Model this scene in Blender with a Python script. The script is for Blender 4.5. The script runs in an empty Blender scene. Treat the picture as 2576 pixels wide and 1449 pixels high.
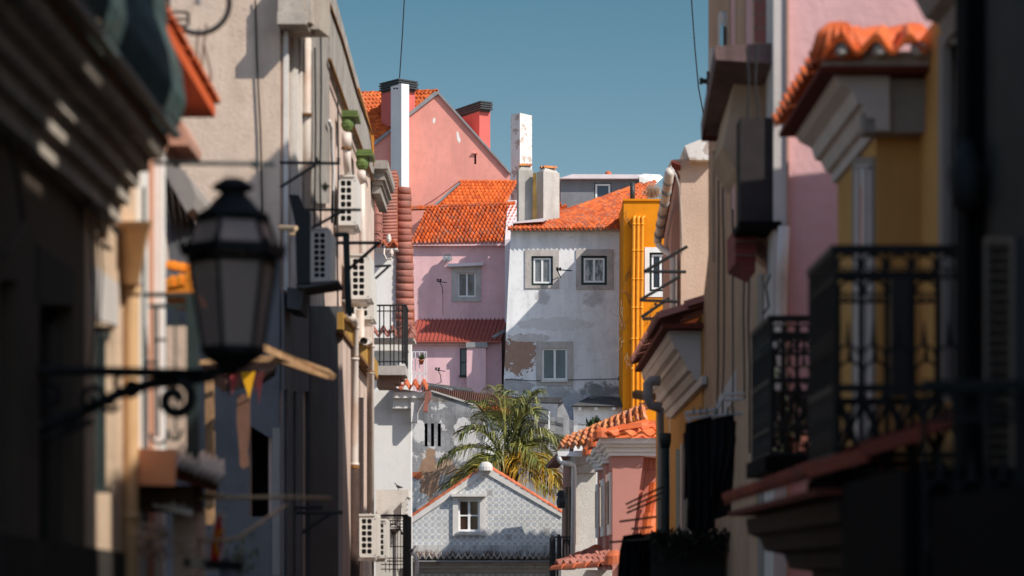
import bpy, bmesh, math, random
from mathutils import Vector as V
from mathutils.geometry import tessellate_polygon
CX, HY, F, ZC = 1288.0, 1430.0, 6082.0, 8.0      # principal column, horizon row, focal length (photo rows of a 2576 wide picture), eye height
SUN = V((0.62, -0.42, 0.66)).normalized()
COL = bpy.context.scene.collection
def W(px, py, Y): return V(((px-CX)/F*Y, Y, ZC+(HY-py)/F*Y))
def zat(py, Y): return ZC+(HY-py)/F*Y
def xat(px, Y): return (px-CX)/F*Y

class Pl:
    """a vertical wall plane through two points of the ground plan"""
    def __init__(s, xa, Ya, xb=None, Yb=None):
        if xb is None: a, b = (0.0, Ya), (1.0, Ya)
        else: a, b = (xat(xa, Ya), Ya), (xat(xb, Yb), Yb)
        d = (b[0]-a[0], b[1]-a[1]); L = math.hypot(*d); s.d = (d[0]/L, d[1]/L); s.a = a
        n = (s.d[1], -s.d[0])
        if n[0]*(-a[0]) + n[1]*(-a[1]) < 0: n = (-n[0], -n[1])
        s.n = V((n[0], n[1], 0))
    def depth(s, px, o=0.0):
        ax, ay = s.a[0]+s.n.x*o, s.a[1]+s.n.y*o; rx = (px-CX)/F
        return (ax*s.d[1]-ay*s.d[0])/(rx*s.d[1]-s.d[0])
    def p(s, px, py, o=0.0): return W(px, py, s.depth(px, o))
    def by(s, px, z=0.0, o=0.0): return HY+(ZC-z)/s.depth(px, o)*F

class MB:
    def __init__(s): s.v=[]; s.f=[]; s.t=[]
    def add(s, vs, fs, t=0.5):
        k=len(s.v); s.v += [V(a) for a in vs]; s.f += [tuple(i+k for i in f) for f in fs]; s.t += [t]*len(fs); return s
    def hexa(s, a, b, t=0.5):       # two quads of four corners
        return s.add(list(a)+list(b), [(0,1,2,3),(7,6,5,4),(0,4,5,1),(1,5,6,2),(2,6,7,3),(3,7,4,0)], t)
    def box(s, x0,y0,z0,x1,y1,z1,t=0.5):
        return s.hexa([(x0,y0,z0),(x1,y0,z0),(x1,y0,z1),(x0,y0,z1)],[(x0,y1,z0),(x1,y1,z0),(x1,y1,z1),(x0,y1,z1)],t)
    def wall(s, pl, outer, holes=(), o=0.0, thick=0.3, rev=0.18, t=0.5):
        polys=[outer]+[list(h) for h in holes]
        tris=tessellate_polygon([[V((x,-y,0)) for x,y in q] for q in polys])
        flat=[p for q in polys for p in q]
        fr=[pl.p(x,y,o) for x,y in flat]
        s.add(fr, [tuple(q) for q in tris], t)
        no=len(outer); rev=min(rev,thick)
        thru = bool(holes) and rev>=thick-1e-6
        if thru: s.add([v-pl.n*thick for v in fr], [tuple(q) for q in tris], t)
        bk=[v-pl.n*thick for v in fr[:no]]
        if not thru:
            bt=tessellate_polygon([[V((x,-y,0)) for x,y in outer]]); s.add(bk, [tuple(q) for q in bt], t)
        s.add(fr[:no]+bk, [(i,(i+1)%no,no+(i+1)%no,no+i) for i in range(no)], t)
        k=no
        for h in holes:
            m=len(h); a=fr[k:k+m]; k+=m
            s.add(a+[v-pl.n*rev for v in a], [(i,(i+1)%m,m+(i+1)%m,m+i) for i in range(m)], t)
        return s
    def prism(s, pl, pts, o1, o0, t=0.5): return s.wall(pl, pts, (), o1, o1-o0, 0, t)
    def rect(s, pl, x0,y0,x1,y1, o1, o0, t=0.5): return s.prism(pl, [(x0,y1),(x1,y1),(x1,y0),(x0,y0)], o1, o0, t)
    def tube(s, pts, r, n=8, t=0.5, closed=False, cap=True):
        pts=[V(p) for p in pts]; m=len(pts); rs = r if isinstance(r,(list,tuple)) else [r]*m
        rings=[]; up=None
        for i,p in enumerate(pts):
            a=pts[(i-1)%m] if (closed or i>0) else p; b=pts[(i+1)%m] if (closed or i<m-1) else p
            d=(b-a); d = d.normalized() if d.length>1e-9 else V((0,0,1))
            if up is None: up = V((0,0,1)) if abs(d.z)<.9 else V((1,0,0))
            u=(up-d*up.dot(d)); u = u.normalized() if u.length>1e-6 else V((0,1,0)); w=d.cross(u); up=u
            rings += [p+(u*math.cos(6.28318*k/n)+w*math.sin(6.28318*k/n))*rs[i] for k in range(n)]
        fs=[]
        for i in range(m if closed else m-1):
            j=(i+1)%m
            fs += [(i*n+k, i*n+(k+1)%n, j*n+(k+1)%n, j*n+k) for k in range(n)]
        if cap and not closed: fs += [tuple(range(n-1,-1,-1)), tuple((m-1)*n+k for k in range(n))]
        return s.add(rings, fs, t)
    def bar(s, A, B, w, h=None, t=0.5):
        A=V(A); B=V(B); h=h or w; d=(B-A).normalized(); up=V((0,0,1)) if abs(d.z)<.95 else V((0,1,0))
        u=d.cross(up).normalized()*w/2; q=u.cross(d).normalized()*h/2
        return s.hexa([A-u-q,A+u-q,A+u+q,A-u+q],[B-u-q,B+u-q,B+u+q,B-u+q],t)
    def lathe(s, c, prof, n=16, t=0.5, rot=0.0, sx=1.0, sy=1.0):
        c=V(c); vs=[]; m=len(prof)
        for r,z in prof:
            vs += [c+V((r*sx*math.cos(rot+6.28318*k/n), r*sy*math.sin(rot+6.28318*k/n), z)) for k in range(n)]
        fs=[(i*n+k,i*n+(k+1)%n,(i+1)*n+(k+1)%n,(i+1)*n+k) for i in range(m-1) for k in range(n)]
        fs += [tuple(range(n-1,-1,-1)), tuple((m-1)*n+k for k in range(n))]
        return s.add(vs, fs, t)
    def sweep(s, prof, A, B, t=0.5):   # a closed (out, up) profile swept level from A to B; out is given as a vector in each point
        m=len(prof); vs=[V(p)+V(A) for p in prof]+[V(p)+V(B) for p in prof]
        fs=[(i,(i+1)%m,m+(i+1)%m,m+i) for i in range(m)]
        tr=tessellate_polygon([[V((p[0] if abs(V(A).x-V(B).x)<abs(V(A).y-V(B).y) else p[1], p[2], 0)) for p in prof]])
        fs += [tuple(q) for q in tr]+[tuple(i+m for i in q) for q in tr]
        return s.add(vs, fs, t)
    def tiles(s, rl, rr, el, er, nc, nr, r=.05, st=.03, seed=1, K=6, gap=0.0):
        R=random.Random(seed); rl,rr,el,er=map(V,(rl,rr,el,er)); n=(rr-rl).cross(el-rl).normalized()
        if n.z<0: n=-n
        for j in range(nr):
            for i in range(nc):
                if gap and R.random()<gap: continue
                t=R.random(); lift=R.uniform(0,.35)*st; tw=R.uniform(-.06,.06)/nc; vs=[]
                for q,(vv,hh) in enumerate(((j/nr,0),(min((j+1)/nr,1)+R.uniform(-.04,.04)/nr*(j<nr-1),st+lift),(min((j+1)/nr,1),st*.2))):
                    for k in range(K+1):
                        u=(i+k/K)/nc+tw; a=rl.lerp(rr,u); b=el.lerp(er,u); p=a.lerp(b,vv)
                        h=r*math.sin(6.28318*k/K-1.5708)+r
                        vs.append(p+n*(h*(1.0 if q<2 else .8)+hh))
                fs=[(q*(K+1)+k,q*(K+1)+k+1,(q+1)*(K+1)+k+1,(q+1)*(K+1)+k) for q in (0,1) for k in range(K)]
                s.add(vs, fs, t)
        return s
    def ridge(s, A, B, n, r, seed=2, k=7):     # half barrel tiles laid end to end
        R=random.Random(seed); A=V(A); B=V(B); d=(B-A).normalized(); u=d.cross(V((0,0,1))).normalized(); q=u.cross(d).normalized()
        if q.z<0: q=-q
        for i in range(n):
            a=A.lerp(B,i/n); b=A.lerp(B,(i+1.12)/n); t=R.random(); vs=[]
            for c,rr in ((a,r*.86),(b,r*R.uniform(1.0,1.14))):
                for ri in (rr, rr*.8):
                    vs += [c+u*ri*math.cos(3.14159*j/(k-1))+q*(ri*math.sin(3.14159*j/(k-1))-.15*r) for j in range(k)]
            fs=[(j,j+1,2*k+j+1,2*k+j) for j in range(k-1)]+[(k+j,k+j+1,3*k+j+1,3*k+j) for j in range(k-1)]
            fs+=[(2*k+j,2*k+j+1,3*k+j+1,3*k+j) for j in range(k-1)]+[(j,j+1,k+j+1,k+j) for j in range(k-1)]
            s.add(vs,fs,t)
        return s

def rough(pts, amp=2.0, seed=1, n=4):      # ragged outline: every edge broken up at random
    R=random.Random(seed); out=[]
    for (a,b),(c,d) in zip(pts,pts[1:]+pts[:1]):
        for i in range(n):
            u=i/n; out.append((a+(c-a)*u+R.uniform(-amp,amp),b+(d-b)*u+R.uniform(-amp,amp)))
    return out
ORG={}
def root_of(o):
    while o.parent is not None: o=o.parent
    return o
def thing(name, label, cat, loc, group=None, kind=None):
    o=bpy.data.objects.new(name,None); COL.objects.link(o); o.location=loc; o.empty_display_size=.2
    ORG[o.name]=V(loc); o['label']=label; o['category']=cat
    if group: o['group']=group
    return o
def build(name, mb, mat, parent=None, smooth=False, loc=None, label=None, cat=None, group=None, kind=None):
    org = ORG[root_of(parent).name] if parent is not None else V(loc if loc is not None else (0,0,0))
    me=bpy.data.meshes.new(name); me.from_pydata([tuple(v-org) for v in mb.v], [], mb.f); me.update()
    at=me.attributes.new('tv','FLOAT','FACE')
    at.data.foreach_set('value', mb.t)
    bm=bmesh.new(); bm.from_mesh(me); bmesh.ops.remove_doubles(bm, verts=bm.verts, dist=1e-5); bmesh.ops.recalc_face_normals(bm, faces=bm.faces); bm.to_mesh(me); bm.free()
    if smooth:
        me.polygons.foreach_set('use_smooth',[True]*len(me.polygons))
    me.materials.append(mat)
    o=bpy.data.objects.new(name,me); COL.objects.link(o)
    if parent is not None: o.parent=parent
    else: o.location=org; ORG[o.name]=org
    for k,v in (('label',label),('category',cat),('group',group),('kind',kind)):
        if v: o[k]=v
    return o

# ---------------------------------------------------------------- materials
def lin(r,g,b): return tuple(((c/255)/12.92 if c<=10 else (((c/255)+.055)/1.055)**2.4) for c in (r,g,b))
def mat(name):
    m=bpy.data.materials.new(name); m.use_nodes=True; nt=m.node_tree; b=nt.nodes['Principled BSDF']; return m,nt,b
def N(nt,t,**kw):
    n=nt.nodes.new(t)
    for k,v in kw.items():
        if k.startswith('i_'): n.inputs[k[2:]].default_value=v
        else: setattr(n,k,v)
    return n
def L(nt,a,b): nt.links.new(a,b)
def ramp(nt,src,a,b,ca=(0,0,0,1),cb=(1,1,1,1)):
    r=N(nt,'ShaderNodeValToRGB'); r.color_ramp.elements[0].position=a; r.color_ramp.elements[1].position=b
    r.color_ramp.elements[0].color=ca; r.color_ramp.elements[1].color=cb; L(nt,src,r.inputs[0]); return r.outputs[0]
def mix(nt,f,a,b,mode='MIX'):
    m=N(nt,'ShaderNodeMix',data_type='RGBA',blend_type=mode)
    if isinstance(f,(int,float)): m.inputs[0].default_value=f
    else: L(nt,f,m.inputs[0])
    for i,c in ((6,a),(7,b)):
        if isinstance(c,tuple): m.inputs[i].default_value=c if len(c)==4 else c+(1,)
        else: L(nt,c,m.inputs[i])
    return m.outputs[2]
def noise(nt,scale,detail=6,stretch=(1,1,1),off=0.0,rough=.6):
    g=N(nt,'ShaderNodeNewGeometry'); mp=N(nt,'ShaderNodeMapping'); mp.inputs['Scale'].default_value=stretch; mp.inputs['Location'].default_value=(off,off*1.7,off*.6)
    L(nt,g.outputs['Position'],mp.inputs[0]); n=N(nt,'ShaderNodeTexNoise',i_Scale=scale,i_Detail=detail,i_Roughness=rough); L(nt,mp.outputs[0],n.inputs['Vector']); return n.outputs[0]
def plaster(name, c, var=.14, stain=None, amt=.35, scale=1.0, bump=.25, rough=.92, peel=None, peel_at=.62, peel_sc=.75, peel2=None, off=0.0, fine=28, patches=()):
    m,nt,b=mat(name); b.inputs['Roughness'].default_value=rough; b.inputs['Specular IOR Level'].default_value=.2
    dk=tuple(x*(1-var*1.6) for x in c); lt=tuple(min(.95,x*(1+var*.6)) for x in c)
    col=mix(nt,ramp(nt,noise(nt,1.1*scale,9,off=off),.3,.7),dk,lt)
    st=stain or tuple(x*.45 for x in c)
    col=mix(nt,mul(nt,ramp(nt,noise(nt,1.6*scale,8,(1.6,1.6,.22),off+3),.48,.78),amt),col,st)
    col=mix(nt,mul(nt,ramp(nt,noise(nt,7*scale,6,off=off+9),.52,.75),amt*.6),col,st)
    h=noise(nt,fine*scale,8,off=off)
    if peel:
        f=ramp(nt,noise(nt,peel_sc*scale,10,off=off+17,rough=.65),peel_at,peel_at+.012)
        col=mix(nt,f,col,peel)
        if peel2: col=mix(nt,ramp(nt,noise(nt,1.0*scale,10,off=off+31,rough=.7),peel_at+.02,peel_at+.03),col,peel2)
    for i,(px,py,Yp,rx,rz,c1,c2,hard) in enumerate(patches):     # bare or damp places on the wall: a ragged blob about a point of the wall
        g=N(nt,'ShaderNodeNewGeometry'); s_=N(nt,'ShaderNodeSeparateXYZ'); L(nt,g.outputs['Position'],s_.inputs[0]); q=W(px,py,Yp)
        dx=mth(nt,'DIVIDE',mth(nt,'SUBTRACT',s_.outputs[0],q.x),rx*Yp/F); dz=mth(nt,'DIVIDE',mth(nt,'SUBTRACT',s_.outputs[2],q.z),rz*Yp/F)
        d=mth(nt,'ADD',mth(nt,'MULTIPLY',dx,dx),mth(nt,'MULTIPLY',dz,dz))
        d=mth(nt,'ADD',d,mth(nt,'MULTIPLY',mth(nt,'SUBTRACT',noise(nt,4.2,11,off=off+i*7+1,rough=.72),.5),4.2))
        w_=.03 if hard else .6
        f=ramp(nt,d,1-w_,1.0,(1,1,1,1),(0,0,0,1)) ; rim=ramp(nt,d,.86,1.0,(0,0,0,1),(1,1,1,1))
        pc=mix(nt,ramp(nt,noise(nt,5,9,off=off+i),.3,.7),c1,c2)
        if hard: pc=mix(nt,mul(nt,rim,.55),pc,tuple(x*.4 for x in c1))
        col=mix(nt,f if hard else mul(nt,f,.8),col,pc)
        if hard:
            h2=N(nt,'ShaderNodeMath',operation='SUBTRACT'); L(nt,h,h2.inputs[0]); L(nt,mul(nt,f,.5),h2.inputs[1]); h=h2.outputs[0]
    L(nt,col,b.inputs['Base Color'])
    bp=N(nt,'ShaderNodeBump',i_Strength=bump,i_Distance=.02); L(nt,h,bp.inputs['Height']); L(nt,bp.outputs[0],b.inputs['Normal'])
    return m
def mul(nt,a,k):
    n=N(nt,'ShaderNodeMath',operation='MULTIPLY'); L(nt,a,n.inputs[0]); n.inputs[1].default_value=k; return n.outputs[0]
def mth(nt,op,a,b=None):
    n=N(nt,'ShaderNodeMath',operation=op)
    for i,x in enumerate((a,b)):
        if x is None: continue
        if isinstance(x,(int,float)): n.inputs[i].default_value=x
        else: L(nt,x,n.inputs[i])
    return n.outputs[0]
def tilemat(name, c, c2, moss=(.12,.10,.06), amt=.4, rough=.7, lichen=None, off=0.0):
    m,nt,b=mat(name); b.inputs['Roughness'].default_value=rough; b.inputs['Specular IOR Level'].default_value=.3
    a=N(nt,'ShaderNodeAttribute',attribute_name='tv')
    col=mix(nt,a.outputs['Fac'],c,c2)
    col=mix(nt,mul(nt,ramp(nt,noise(nt,3,8,off=off),.5,.72),amt),col,moss)
    col=mix(nt,mul(nt,ramp(nt,noise(nt,14,8,off=off+4),.5,.8),amt*.9),col,tuple(x*.5 for x in c))
    if lichen: col=mix(nt,ramp(nt,noise(nt,6,9,off=off+8,rough=.7),.52,.6),col,lichen)
    L(nt,col,b.inputs['Base Color'])
    bp=N(nt,'ShaderNodeBump',i_Strength=.3,i_Distance=.015); L(nt,noise(nt,40,6),bp.inputs['Height']); L(nt,bp.outputs[0],b.inputs['Normal'])
    return m
def paint(name, c, rough=.5, metal=0.0, var=.1, rust=None, amt=.0, off=0.0, spec=.4, scale=6):
    m,nt,b=mat(name); b.inputs['Roughness'].default_value=rough; b.inputs['Metallic'].default_value=metal; b.inputs['Specular IOR Level'].default_value=spec
    col=mix(nt,ramp(nt,noise(nt,scale,7,off=off),.3,.7),tuple(x*(1-var) for x in c),tuple(min(.95,x*(1+var)) for x in c))
    if rust: col=mix(nt,mul(nt,ramp(nt,noise(nt,scale*.8,9,(1,1,.6),off+5),.5,.7),amt),col,rust)
    L(nt,col,b.inputs['Base Color'])
    return m
def glass(name, c=(.012,.014,.018), c2=None, scale=2.0, off=0.0, rough=.06):
    m,nt,b=mat(name); b.inputs['Roughness'].default_value=rough; b.inputs['Specular IOR Level'].default_value=.5
    if c2: L(nt,mix(nt,ramp(nt,noise(nt,scale,5,(1,1,.45),off),.42,.62),c,c2),b.inputs['Base Color'])
    else: b.inputs['Base Color'].default_value=c+(1,)
    return m
def stripes(name, c, c2, freq, axis=2, rough=.8):
    m,nt,b=mat(name); b.inputs['Roughness'].default_value=rough
    g=N(nt,'ShaderNodeNewGeometry'); s=N(nt,'ShaderNodeSeparateXYZ'); L(nt,g.outputs['Position'],s.inputs[0])
    f=mth(nt,'SINE',mth(nt,'MULTIPLY',s.outputs[axis],freq))
    L(nt,mix(nt,ramp(nt,f,.3,.7),c,c2),b.inputs['Base Color']); return m
def azulejo(name):
    m,nt,b=mat(name); b.inputs['Roughness'].default_value=.35; b.inputs['Specular IOR Level'].default_value=.4
    g=N(nt,'ShaderNodeNewGeometry'); s=N(nt,'ShaderNodeSeparateXYZ'); L(nt,g.outputs['Position'],s.inputs[0])
    T=.158
    u=mth(nt,'DIVIDE',s.outputs[0],T); v=mth(nt,'DIVIDE',s.outputs[2],T)
    def motif(u,v,R,k,amp):
        fu=mth(nt,'SUBTRACT',mth(nt,'FRACT',u),.5); fv=mth(nt,'SUBTRACT',mth(nt,'FRACT',v),.5)
        r=mth(nt,'SQRT',mth(nt,'ADD',mth(nt,'MULTIPLY',fu,fu),mth(nt,'MULTIPLY',fv,fv)))
        an=mth(nt,'ARCTAN2',fv,fu)
        pet=mth(nt,'ADD',mth(nt,'MULTIPLY',mth(nt,'COSINE',mth(nt,'MULTIPLY',an,k)),amp),R)
        a=mth(nt,'LESS_THAN',r,pet); ring=mth(nt,'GREATER_THAN',mth(nt,'ABSOLUTE',mth(nt,'SUBTRACT',r,R*.52)),R*.12)
        hole=mth(nt,'GREATER_THAN',mth(nt,'SINE',mth(nt,'MULTIPLY',r,60.0)),-.75)
        return mth(nt,'MULTIPLY',mth(nt,'MULTIPLY',a,ring),hole)
    A=motif(u,v,.33,8.0,.07); B=motif(mth(nt,'ADD',u,.5),mth(nt,'ADD',v,.5),.22,8.0,.05)
    mk=mth(nt,'MAXIMUM',A,B)
    blue=mix(nt,ramp(nt,noise(nt,9,5),.3,.7),(.055,.105,.185),(.14,.22,.32))
    wn=N(nt,'ShaderNodeTexWhiteNoise',noise_dimensions='2D'); cv=N(nt,'ShaderNodeCombineXYZ'); L(nt,mth(nt,'FLOOR',u),cv.inputs[0]); L(nt,mth(nt,'FLOOR',v),cv.inputs[1]); L(nt,cv.outputs[0],wn.inputs['Vector'])
    white=mix(nt,ramp(nt,noise(nt,3,8),.35,.7),(.66,.65,.62),(.80,.79,.76)); white=mix(nt,mul(nt,ramp(nt,wn.outputs['Value'],.0,1.0),.22),white,(.55,.53,.50)); white=mix(nt,ramp(nt,wn.outputs['Value'],.975,.98),white,(.50,.46,.42))
    col=mix(nt,mul(nt,mk,.85),white,blue)
    gz=mth(nt,'LESS_THAN',mth(nt,'FRACT',mth(nt,'ADD',v,.02)),.05); gx=mth(nt,'LESS_THAN',mth(nt,'FRACT',mth(nt,'ADD',u,.02)),.04)
    gr=mth(nt,'MAXIMUM',mth(nt,'MULTIPLY',gz,ramp(nt,noise(nt,2.5,6,off=4),.35,.6)),mul(nt,gx,.35))
    col=mix(nt,mul(nt,gr,.75),col,(.42,.34,.27))
    col=mix(nt,mul(nt,ramp(nt,noise(nt,1.5,9,(1,1,.4),7),.55,.8),.35),col,(.45,.42,.38))
    L(nt,col,b.inputs['Base Color']); return m
# ---------------------------------------------------------------- palette
M={}
M['pink_gable']=plaster('salmon_pink_plaster',(.80,.34,.28),.10,(.50,.24,.20),.7,.7,.15)
M['red_stucco']=plaster('brick_red_stucco',(.62,.15,.13),.06,None,.15,1,.15)
M['white_new']=plaster('fresh_white_render',(.83,.82,.80),.04,(.52,.47,.43),.28,1.1,.15)
M['white_lilac']=plaster('lilac_white_render',(.74,.66,.68),.06,(.5,.42,.44),.25,1,.15)
M['white_old']=plaster('weathered_white_render',(.82,.82,.83),.06,(.38,.38,.39),.5,.9,.25,peel=(.36,.35,.35),peel_at=.735,off=2)
BR,GR,DK=(.33,.20,.15),(.36,.36,.37),(.10,.10,.105)
M['white_patched']=plaster('patched_white_render',(.82,.82,.83),.06,(.38,.38,.39),.55,.9,.25,peel=(.40,.39,.39),peel_at=.74,off=2,patches=((1306,890,82,44,50,BR,(.38,.25,.19),1),(1300,970,82,42,18,GR,(.46,.46,.47),1),(1512,985,82,62,26,DK,(.16,.16,.165),0),(1440,1010,82,60,30,(.42,.42,.43),GR,0),(1400,815,82,90,16,(.62,.61,.60),(.70,.69,.69),1),(1330,850,82,50,10,(.66,.63,.62),(.5,.46,.44),1),(1364,748,82,20,24,(.55,.54,.53),(.4,.39,.38),0),(1497,750,82,30,26,(.52,.51,.50),(.4,.39,.38),0),(1395,985,82,50,20,(.45,.45,.45),(.3,.3,.3),0)))
M['white_flake']=plaster('flaking_white_render',(.78,.76,.73),.07,(.42,.34,.28),.5,1.6,.25,peel=(.48,.40,.35),peel_at=.55,peel_sc=2.2,off=5)
M['lilac_pink']=plaster('lilac_pink_render',(.82,.515,.525),.08,(.50,.28,.30),.5,.8,.2)
M['pink_low']=plaster('pale_pink_render',(.78,.50,.53),.08,(.44,.27,.30),.5,.8,.2,off=8)
M['brown_patch']=plaster('bare_brown_render',(.33,.20,.15),.12,(.42,.36,.33),.5,2,.4)
M['grey_stain']=plaster('grey_damp_stain',(.36,.36,.37),.2,(.12,.12,.12),.5,2,.3)
M['black_mould']=plaster('black_damp_mould',(.10,.10,.105),.3,(.03,.03,.03),.5,2,.3,peel=(.35,.35,.36),peel_at=.60)
M['orange']=plaster('saffron_orange_render',(.80,.27,.008),.06,(.46,.15,.01),.4,.9,.15)
M['orange_pipe']=paint('saffron_orange_paint',(.84,.30,.01),.45,0,.06,(.4,.12,.01),.4)
M['stone']=plaster('pale_limestone',(.52,.48,.45),.14,(.28,.24,.22),.5,2.2,.5,peel=(.36,.31,.28),peel_at=.62,off=3)
M['stone_w']=plaster('white_limestone',(.70,.67,.63),.09,(.42,.38,.34),.4,1.6,.35)
M['grey_zinc']=plaster('grey_zinc_cladding',(.22,.23,.25),.12,(.12,.12,.13),.4,1,.1,rough=.7)
M['coping']=plaster('grey_coping',(.30,.30,.31),.12,(.15,.15,.15),.4,3,.2)
BO=(.40,.25,.16)
M['weather_grey']=plaster('weathered_grey_cement',(.33,.33,.34),.30,(.07,.07,.075),.8,1.5,.6,peel=(.60,.58,.56),peel_at=.57,peel_sc=1.5,off=11,patches=((1055,1085,66,16,26,(.62,.60,.57),(.70,.68,.66),1),(1060,1245,66,30,45,(.60,.58,.56),(.7,.68,.66),1),(1080,1195,66,26,62,BO,(.30,.19,.13),1),(1170,1110,66,30,60,(.66,.64,.62),(.56,.55,.54),1),(1120,1175,66,26,22,BO,(.46,.34,.26),1),(1130,1000,66,70,14,(.10,.075,.06),(.2,.15,.12),0)))
M['bare_render']=plaster('bare_ochre_render',(.40,.25,.16),.2,(.25,.17,.12),.5,4,.8)
M['brickred']=plaster('exposed_brick',(.45,.13,.06),.2,(.2,.07,.04),.5,5,.7)
M['tile_far']=tilemat('orange_roof_tile',(.48,.08,.014),(.74,.165,.033),(.19,.09,.05),.5,off=1)
M['tile_old']=tilemat('aged_orange_roof_tile',(.40,.068,.016),(.72,.155,.035),(.17,.13,.11),.9,off=6)
M['tile_low']=tilemat('faded_orange_roof_tile',(.50,.11,.04),(.70,.19,.085),(.22,.13,.10),.5,off=9)
M['tile_dark']=tilemat('dark_red_roof_tile',(.28,.10,.075),(.42,.17,.13),(.15,.09,.08),.7,off=12)
M['tile_lichen']=tilemat('lichen_roof_tile',(.52,.15,.06),(.66,.28,.15),(.30,.27,.22),.7,lichen=(.62,.26,.03),off=15)
M['tile_bright']=tilemat('bright_orange_roof_tile',(.60,.105,.026),(.76,.18,.05),(.24,.12,.08),.5,rough=.5,off=18)
M['mortar']=plaster('white_mortar',(.60,.57,.54),.1,(.35,.3,.28),.4,4,.4)
M['red_metal']=paint('dark_red_sheet_metal',(.36,.075,.05),.45,0,.12,(.2,.06,.05),.4)
M['black_metal']=paint('charcoal_metal',(.035,.04,.045),.5,0,.15)
M['iron']=paint('black_wrought_iron',(.016,.018,.020),.55,0,.2,(.06,.03,.02),.3)
M['iron_fg']=paint('near_black_iron',(.008,.009,.010),.7,0,.2)
M['iron_green']=paint('dark_green_painted_iron',(.018,.034,.036),.6,0,.25)
M['pvc_white']=paint('white_window_plastic',(.80,.80,.80),.35,0,.02)
M['dark_frame']=paint('dark_green_window_paint',(.012,.028,.026),.5,0,.1)
M['pvc_pipe']=paint('cream_plastic_pipe',(.66,.58,.52),.5,0,.06,(.35,.16,.07),.5,scale=3)
M['white_pipe']=paint('white_gutter_paint',(.74,.73,.72),.4,0,.05,(.5,.42,.36),.3)
M['ac_white']=paint('ivory_casing_paint',(.68,.66,.62),.45,0,.04,(.45,.40,.34),.35,scale=4)
M['dark_void']=paint('dark_void',(.012,.013,.015),.8)
M['glass']=glass('window_glass')
M['glass_blue']=glass('blue_reflecting_glass',(.03,.05,.075),(.06,.10,.14),1.2)
M['glass_red']=glass('red_curtain_glass',(.05,.012,.010),(.16,.14,.14),3.2,4)
M['glass_brown']=glass('brown_interior_glass',(.035,.018,.014),(.06,.035,.028),2.5,2)
M['glass_lace']=glass('lace_curtain_glass',(.02,.02,.022),(.42,.40,.39),9,6)
M['glass_curtain']=glass('grey_curtain_glass',(.10,.11,.115),(.20,.21,.215),3.5,1)
M['azulejo']=azulejo('blue_flower_tile')
M['palm_leaf']=tilemat('palm_leaf',(.04,.06,.014),(.34,.32,.08),(.02,.035,.012),.2,rough=.38)
M['palm_yellow']=tilemat('yellowed_palm_leaf',(.30,.20,.02),(.55,.28,.02),(.10,.12,.03),.4,rough=.5)
M['palm_trunk']=plaster('palm_bark',(.14,.10,.07),.3,None,.4,4,.8)
M['leaf']=tilemat('glossy_leaf',(.04,.075,.02),(.11,.14,.04),(.03,.05,.02),.2,rough=.4)
M['twig']=paint('dry_twig',(.16,.10,.07),.9)
M['twig_pale']=paint('pale_dry_twig',(.35,.27,.20),.9)

def house(name,label,cat,px,Y,**k): return thing(name,label,cat,(xat(px,Y),Y,0),**k)
def window(root, pl, x0,y0,x1,y1, cols=2, rows=1, rev=.12, fw=.055, mframe='pvc_white', glassm='glass', surround=None, msur='stone', sur_o=.035, outer=None, ow=.07, name='window'):
    Y=pl.depth((x0+x1)/2); k=F/Y; wmb=MB()
    obj_out=None
    if outer:
        a=ow*k; ob=MB().wall(pl,[(x0,y1),(x1,y1),(x1,y0),(x0,y0)],[[(x0+a,y0+a),(x1-a,y0+a),(x1-a,y1-a),(x0+a,y1-a)]],-rev+.05,.06,.06)
        x0o,y0o,x1o,y1o=x0,y0,x1,y1; x0+=a; x1-=a; y0+=a; y1-=a
    fx=fw*k*abs(pl.d[0]) if abs(pl.d[0])>.5 else (x1-x0)*.13; fz=fw*k
    holes=[]; cw=(x1-x0)/cols; rh=(y1-y0)/rows
    for i in range(cols):
        for j in range(rows):
            holes.append([(x0+i*cw+fx*(1 if i==0 else .6),y0+j*rh+fz*(1 if j==0 else .35)),(x0+(i+1)*cw-fx*(1 if i==cols-1 else .6),y0+j*rh+fz*(1 if j==0 else .35)),
                          (x0+(i+1)*cw-fx*(1 if i==cols-1 else .6),y0+(j+1)*rh-fz*(1 if j==rows-1 else .35)),(x0+i*cw+fx*(1 if i==0 else .6),y0+(j+1)*rh-fz*(1 if j==rows-1 else .35))])
    wmb.wall(pl,[(x0,y1),(x1,y1),(x1,y0),(x0,y0)],holes,-rev+.045,.05,.05)
    w=build(name,wmb,M[mframe],root)
    build('pane',MB().rect(pl,x0+.5,y0+.5,x1-.5,y1-.5,-rev+.012,-rev-.012),M[glassm],w)
    if outer: build('outer_frame',ob,M[outer],w); x0,y0,x1,y1=x0o,y0o,x1o,y1o
    if surround:
        a,b,c,d=surround
        build('window_surround',MB().wall(pl,[(a,d),(c,d),(c,b),(a,b)],[[(x0,y0),(x1,y0),(x1,y1),(x0,y1)]],sur_o,sur_o+.03,sur_o+.03),M[msur],w)
    return w
def R4(x0,y0,x1,y1): return [(x0,y0),(x1,y0),(x1,y1),(x0,y1)]
def corner_box(mb, xl, xe, xr, yt, yb, Y, phi=35, flare=0):   # box turned towards the viewer, corner at column xe
    ph=math.radians(phi); Rr=(xr-xe)/F*Y/math.cos(ph); Ll=(xe-xl)/F*Y/math.sin(ph)
    e=V((xat(xe,Y),Y,0)); r=V((math.cos(ph),math.sin(ph),0))*Rr; l=V((-math.sin(ph),math.cos(ph),0))*Ll
    pts=[e,e+r,e+r+l,e+l]; zb,zt=zat(yb,Y),zat(yt,Y)
    return mb.hexa([p+V((0,0,zb)) for p in pts],[p+V((0,0,zt)) for p in pts]), pts

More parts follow.
